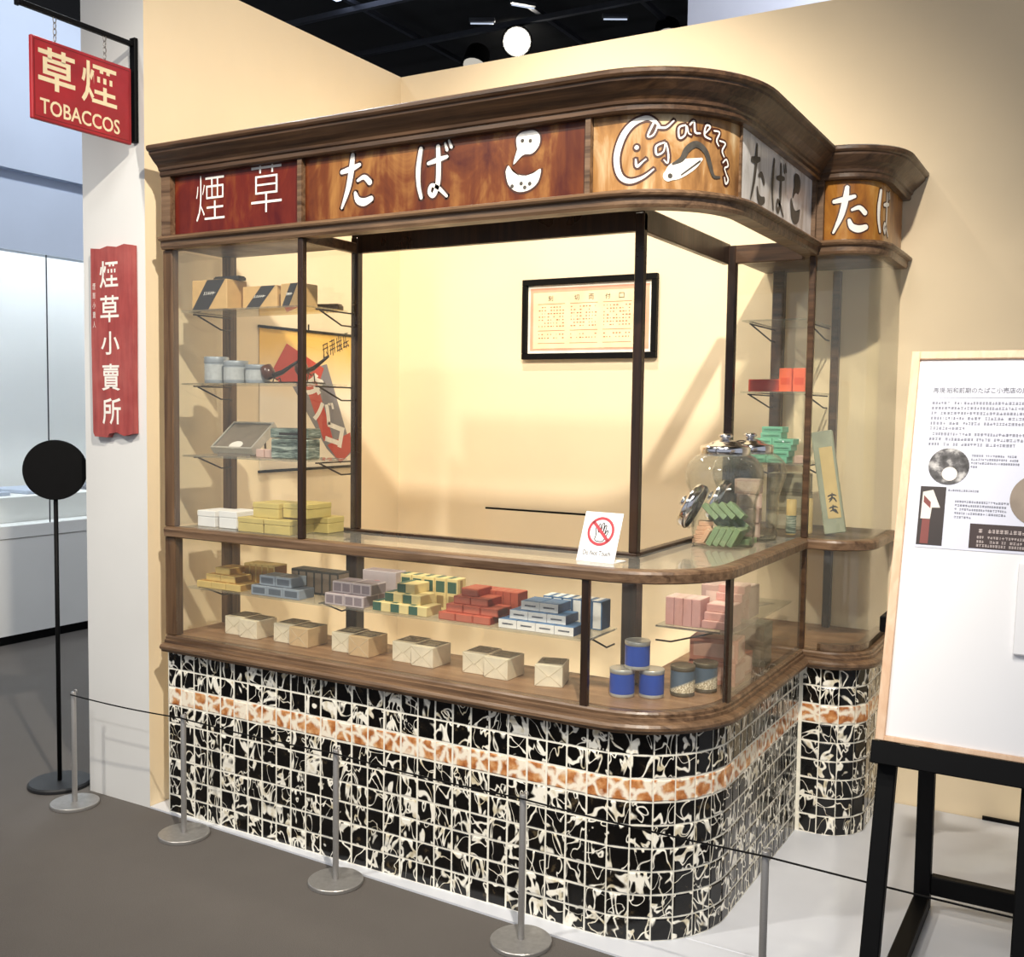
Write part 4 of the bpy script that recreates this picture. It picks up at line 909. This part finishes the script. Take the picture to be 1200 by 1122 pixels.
for yy in (-.105, .092):
    mb = MB()
    for q in range(4):
        z = .138+q*.020; a = (q % 2)*PI/2
        mb.tube([(.006*math.cos(w_)*math.cos(a), yy+.006*math.cos(w_)*math.sin(a), z+.009+.012*math.sin(w_)) for w_ in [2*PI*j/10 for j in range(11)]], .0018, 5)
    mb.build('chain', M_steel, t)
bz = .222
MB().cbox(-.009, .009, -.232, .216, bz-.008, bz+.008, .002).build('bracket_arm', M_black, t)
MB().cbox(-.014, .014, .208, .2245, -.120, .245, .002).build('bracket_plate', M_black, t)
MB().cbox(-.012, .012, -.245, -.230, bz-.011, bz+.011, .002).build('bracket_knob', M_black, t)

n = NT('weathered_red_wood'); a = n.noise(n.pos((30, 30, 3)), 1.6, 6, .6); b = n.noise(n.pos(), 9, 4)
M_redw = n.out(n.mix(n.ramp(b, [(.4, (0, 0, 0, 1)), (.8, (.45, .45, .45, 1))]), n.ramp(a, [(.3, srgb(136, 50, 50)), (.7, srgb(174, 78, 74))]), srgb(196, 116, 108)), .6, 0, a, .3)
t = thing('shop_board', 'weathered red wooden board with white vertical characters on white wall', 'sign', (-.264, 0, 1.728))
out_ = [(-.111, .345), (-.06, .340), (-.02, .348), (.03, .342), (.07, .350), (.111, .344), (.112, .1), (.110, -.2), (.112, -.335), (.06, -.345), (.02, -.332), (-.02, -.338), (-.03, -.352), (-.100, -.350), (-.108, -.335), (-.112, 0)]
k = len(out_)
MB().add([(a, -.024, b) for a, b in out_]+[(a, -.001, b) for a, b in out_], [tuple(reversed(range(k))), tuple(range(k, 2*k))]+[(i, (i+1) % k, k+(i+1) % k, k+i) for i in range(k)]).build('plank', M_redw, t)
bm_ = lambda a, b: (a, -.0247, b)
surface_text(t, 'lettering', [text_box(ch, -.012+.002*i, .245-.125*i, .100, .098 if ch != '小' else .085, .012) for i, ch in enumerate('煙草小賣所')], bm_, M_whitep)
surface_text(t, 'small_lettering', [text_box(ch, -.094, .205-.035*i, .016, .024, .0) for i, ch in enumerate('煙草小賣人')], bm_, M_whitep)
MB().tube([(-.118, -.012, .02), (-.108, -.012, .02)], .006, 8).build('nail', M_black, t)

# ------------------------------------------------------------------ round black sign on a pole
t = thing('round_sign_stand', 'plain black round sign on a thin pole with round base', 'sign stand', (-.600, -.02, 0))
MB().lathe([(.118, 0.0005), (.118, .012), (.112, .018), (.02, .018), (0, .018)], 40, 0, None, False, False).build('base', plain('dark_base_metal', (30, 31, 34), .5), t)
MB().tube([(0, 0, .018), (0, 0, 1.20)], .0085, 12).build('pole', M_black, t)
dirc = Vector((CAM.x+.6, CAM.y+.02, 0)).normalized(); Md = T(0, 0, 1.243) @ dirc.to_track_quat('Z', 'Y').to_matrix().to_4x4()
MB().lathe([(0, .004), (.113, .004), (.116, .008), (.116, .016), (.113, .020), (0, .020)], 48, 0, Md, False, False).build('disc', M_black, t)

# ------------------------------------------------------------------ barrier posts and cord
PO = [(-.372, -.125), (.190, -.112), (.872, -.118), (1.556, -.138), (2.246, -.152)]
WHO = ['low steel barrier post before the white partition end', 'low steel barrier post before the left end of the tiled base', 'low steel barrier post before the middle of the tiled base', 'low steel barrier post before the rounded tiled corner', 'low steel barrier post on the pale floor beside the easel']
for (x, y), lb in zip(PO, WHO):
    t = thing('barrier_post', lb, 'barrier post', (x, y, 0), 0, 'barrier posts')
    z0 = .0005 if x < 1.7 else ZB+.0005
    MB().lathe([(.086, z0), (.087, z0+.002), (.087, .011), (.085, .013), (.012, .0135), (0, .0135)], 40, 0, None, False, False).build('base', M_steel, t)
    MB().lathe([(.0095, .0135), (.0095, .428), (.0085, .430), (0, .430)], 16, 0, None, True, False).build('tube', M_steel, t)
    MB().tube([(0, .004, .430), (.004, .004, .437), (.012, .004, .437), (.014, .004, .428)], .0022, 6).build('cord_clip', M_steel, t)
pts = []
for (x0, y0), (x1, y1) in zip(PO, PO[1:]+[(3.2, -.17)]):
    for q in range(8): a = q/8; pts.append((x0+(x1-x0)*a, y0+(y1-y0)*a-.0125, .421-.006*math.sin(PI*a)))
pts.append((3.2, -.1825, .421))
tag(MB().tube(pts, .0024, 6).build('elastic_rope', M_black), 'thin black elastic rope strung along the low barrier posts', 'rope')

# ------------------------------------------------------------------ information panel and easel
LEAN = math.atan(.287/.884); XE, YB_, ZP = 2.503, -.20, .765
ip = thing('information_panel', 'large white information board in a pale wooden frame resting on a black easel', 'information board', (XE, YB_, ZP))
ML = RX(-LEAN); PWD, PHT = .60, .932
def ipb(name, mat, *bs, par=None):
    mb = MB()
    for b in bs: mb.cbox(*b, .0015, 0, ML)
    return mb.build(name, mat, par or ip)
fw = .020
ipb('frame_stile', M_pine, (0, fw, -.012, .018, 0, PHT)); ipb('frame_stile', M_pine, (PWD-fw, PWD, -.012, .018, 0, PHT))
ipb('frame_rail', M_pine, (fw, PWD-fw, -.012, .018, PHT-fw, PHT)); ipb('frame_rail', M_pine, (fw, PWD-fw, -.012, .018, 0, fw*.6))
ipb('board', M_paperw, (fw, PWD-fw, -.004, .012, fw*.6, PHT-fw))
sheet = ipb('printed_sheet', plain('pale_lilac_sheet', (222, 225, 240), .5, 0, .01), (.044, PWD-.044, -.0056, -.0041, .450, .868))
cardb = ipb('white_card', M_paperw, (.268, .46, -.020, -.0045, .226, .426))
ipm = lambda e: (lambda a, b: tuple(ML @ Vector((a, -e, b))))
surface_text(sheet, 'heading', [text_box('再現:昭和前期のたばこ小売店の店頭', .166, .834, .220, .0145, .012)], ipm(.0062), M_inkg)
surface_text(sheet, 'rule', [poly([(.057, .8155), (.52, .8155), (.52, .8165), (.057, .8165)])], ipm(.0062), M_inkg)
ln = []
def lines(x0, x1, z0, n_, dz, h, last=1.0):
    for k in range(n_):
        x = x0; xe = x0+(x1-x0)*(last if k == n_-1 else 1)
        while x < xe:
            zc = z0-k*dz; ww = h*random.uniform(.55, .95)
            if random.random() < .93:
                for q in range(3):
                    zq = zc-h/2+h*(.1+.35*q); t_ = h*.16
                    if random.random() < .8: ln.append(poly([(x, zq), (x+ww, zq), (x+ww, zq+t_), (x, zq+t_)]))
                xm = x+ww*random.uniform(.3, .6); ln.append(poly([(xm, zc-h/2), (xm+h*.16, zc-h/2), (xm+h*.16, zc+h/2), (xm, zc+h/2)]))
            x += ww+h*.22
lines(.056, .52, .802, 6, .0126, .0070, .16); lines(.056, .52, .725, 3, .0125, .0070, .40)
lines(.152, .25, .674, 3, .009, .0050); lines(.152, .25, .647, 1, .009, .0050, .15); lines(.108, .173, .589, 1, .01, .0050); lines(.125, .234, .563, 4, .0092, .0052); lines(.125, .16, .526, 1, .01, .005)
surface_text(sheet, 'printed_lines', ln, ipm(.0062), plain('grey_text_ink', (128, 130, 142), .7))
n = NT('halftone_photo'); p = n.pos((30, 30, 30)); M_photo = n.out(n.ramp(n.noise(p, 1.3, 4), [(.38, srgb(22, 20, 20)), (.52, srgb(84, 82, 84)), (.66, srgb(200, 198, 196))]), .5)
surface_text(sheet, 'round_photo', [circle(.105, .646, .0445, 36)], ipm(.0064), M_photo)
surface_text(sheet, 'photo_highlight', [circle(.108, .628, .017, 20)], ipm(.0067), plain('photo_white', (228, 220, 212), .5))
surface_text(sheet, 'round_photo', [circle(.300, .575, .061, 40)], ipm(.0064), plain('faded_brown_photo', (150, 134, 118), .5, 0, .2, 14))
surface_text(sheet, 'tall_photo', [poly([(.048, .456), (.104, .456), (.104, .596), (.048, .596)])], ipm(.0064), plain('dark_brown_photo', (36, 22, 20), .5))
surface_text(sheet, 'photo_building', [poly([(.054, .582), (.076, .588), (.094, .546), (.076, .545), (.074, .518), (.053, .518)])], ipm(.0067), plain('photo_white', (228, 220, 212), .5))
surface_text(sheet, 'photo_base', [poly([(.056, .459), (.074, .459), (.074, .517), (.057, .517)])], ipm(.0069), plain('photo_maroon', (124, 56, 50), .5))
surface_text(sheet, 'photo_sign', [poly([(.057, .574), (.073, .558), (.073, .543), (.057, .558)])], ipm(.0069), plain('photo_maroon', (124, 56, 50), .5))
surface_text(sheet, 'caption_block', [poly([(.161, .456), (.52, .456), (.52, .513), (.161, .513)])], ipm(.0064), plain('dark_maroon_caption', (44, 20, 20), .5))
ln = []; lines(.180, .50, .497, 1, .01, .009); lines(.177, .44, .482, 2, .010, .006, .75); lines(.177, .50, .463, 1, .01, .006)
surface_text(sheet, 'caption_text', ln, ipm(.0068), plain('pale_caption_ink', (214, 200, 196), .6))

ez = thing('easel', 'black wooden easel with splayed legs carrying the information board', 'easel', (XE, YB_, 0))
def leg_lean(x0, x1, z0, z1, y0, y1):
    mb = MB(); mb.cbox(x0, x1, y0, y1, z0, z1, .003, 0, T(0, 0, ZP) @ ML)
    mb.v = [(x, y, max(z, ZB+.0005)) for x, y, z in mb.v]; return mb
for x in (.006, .300): leg_lean(x, x+.040, -.83, .55, .0205, .052).build('leg', M_black, ez)
MB().cbox(-.004, .604, -.030, .0195, -.052, -.0015, .002, 0, T(0, 0, ZP) @ ML).build('ledge', M_black, ez)
for x in (-.030, .400): MB().cbox(x, x+.046, .850, .888, ZB+.0005, .98, .003).build('rear_leg', M_black, ez)
for x in (-.030, .400): MB().cbox(x, x+.046, -.10, .849, ZB+.0005, .050, .003).build('foot_runner', M_black, ez)
MB().cbox(.0165, .3995, .853, .885, .060, .118, .003).build('crossbar', M_black, ez)
MB().cbox(.0165, .3995, .853, .885, .44, .50, .003).build('crossbar', M_black, ez)
for x in (-.030, .400): MB().cbox(x, x+.046, .155, .888, .981, 1.02, .003).build('top_arm', M_black, ez)
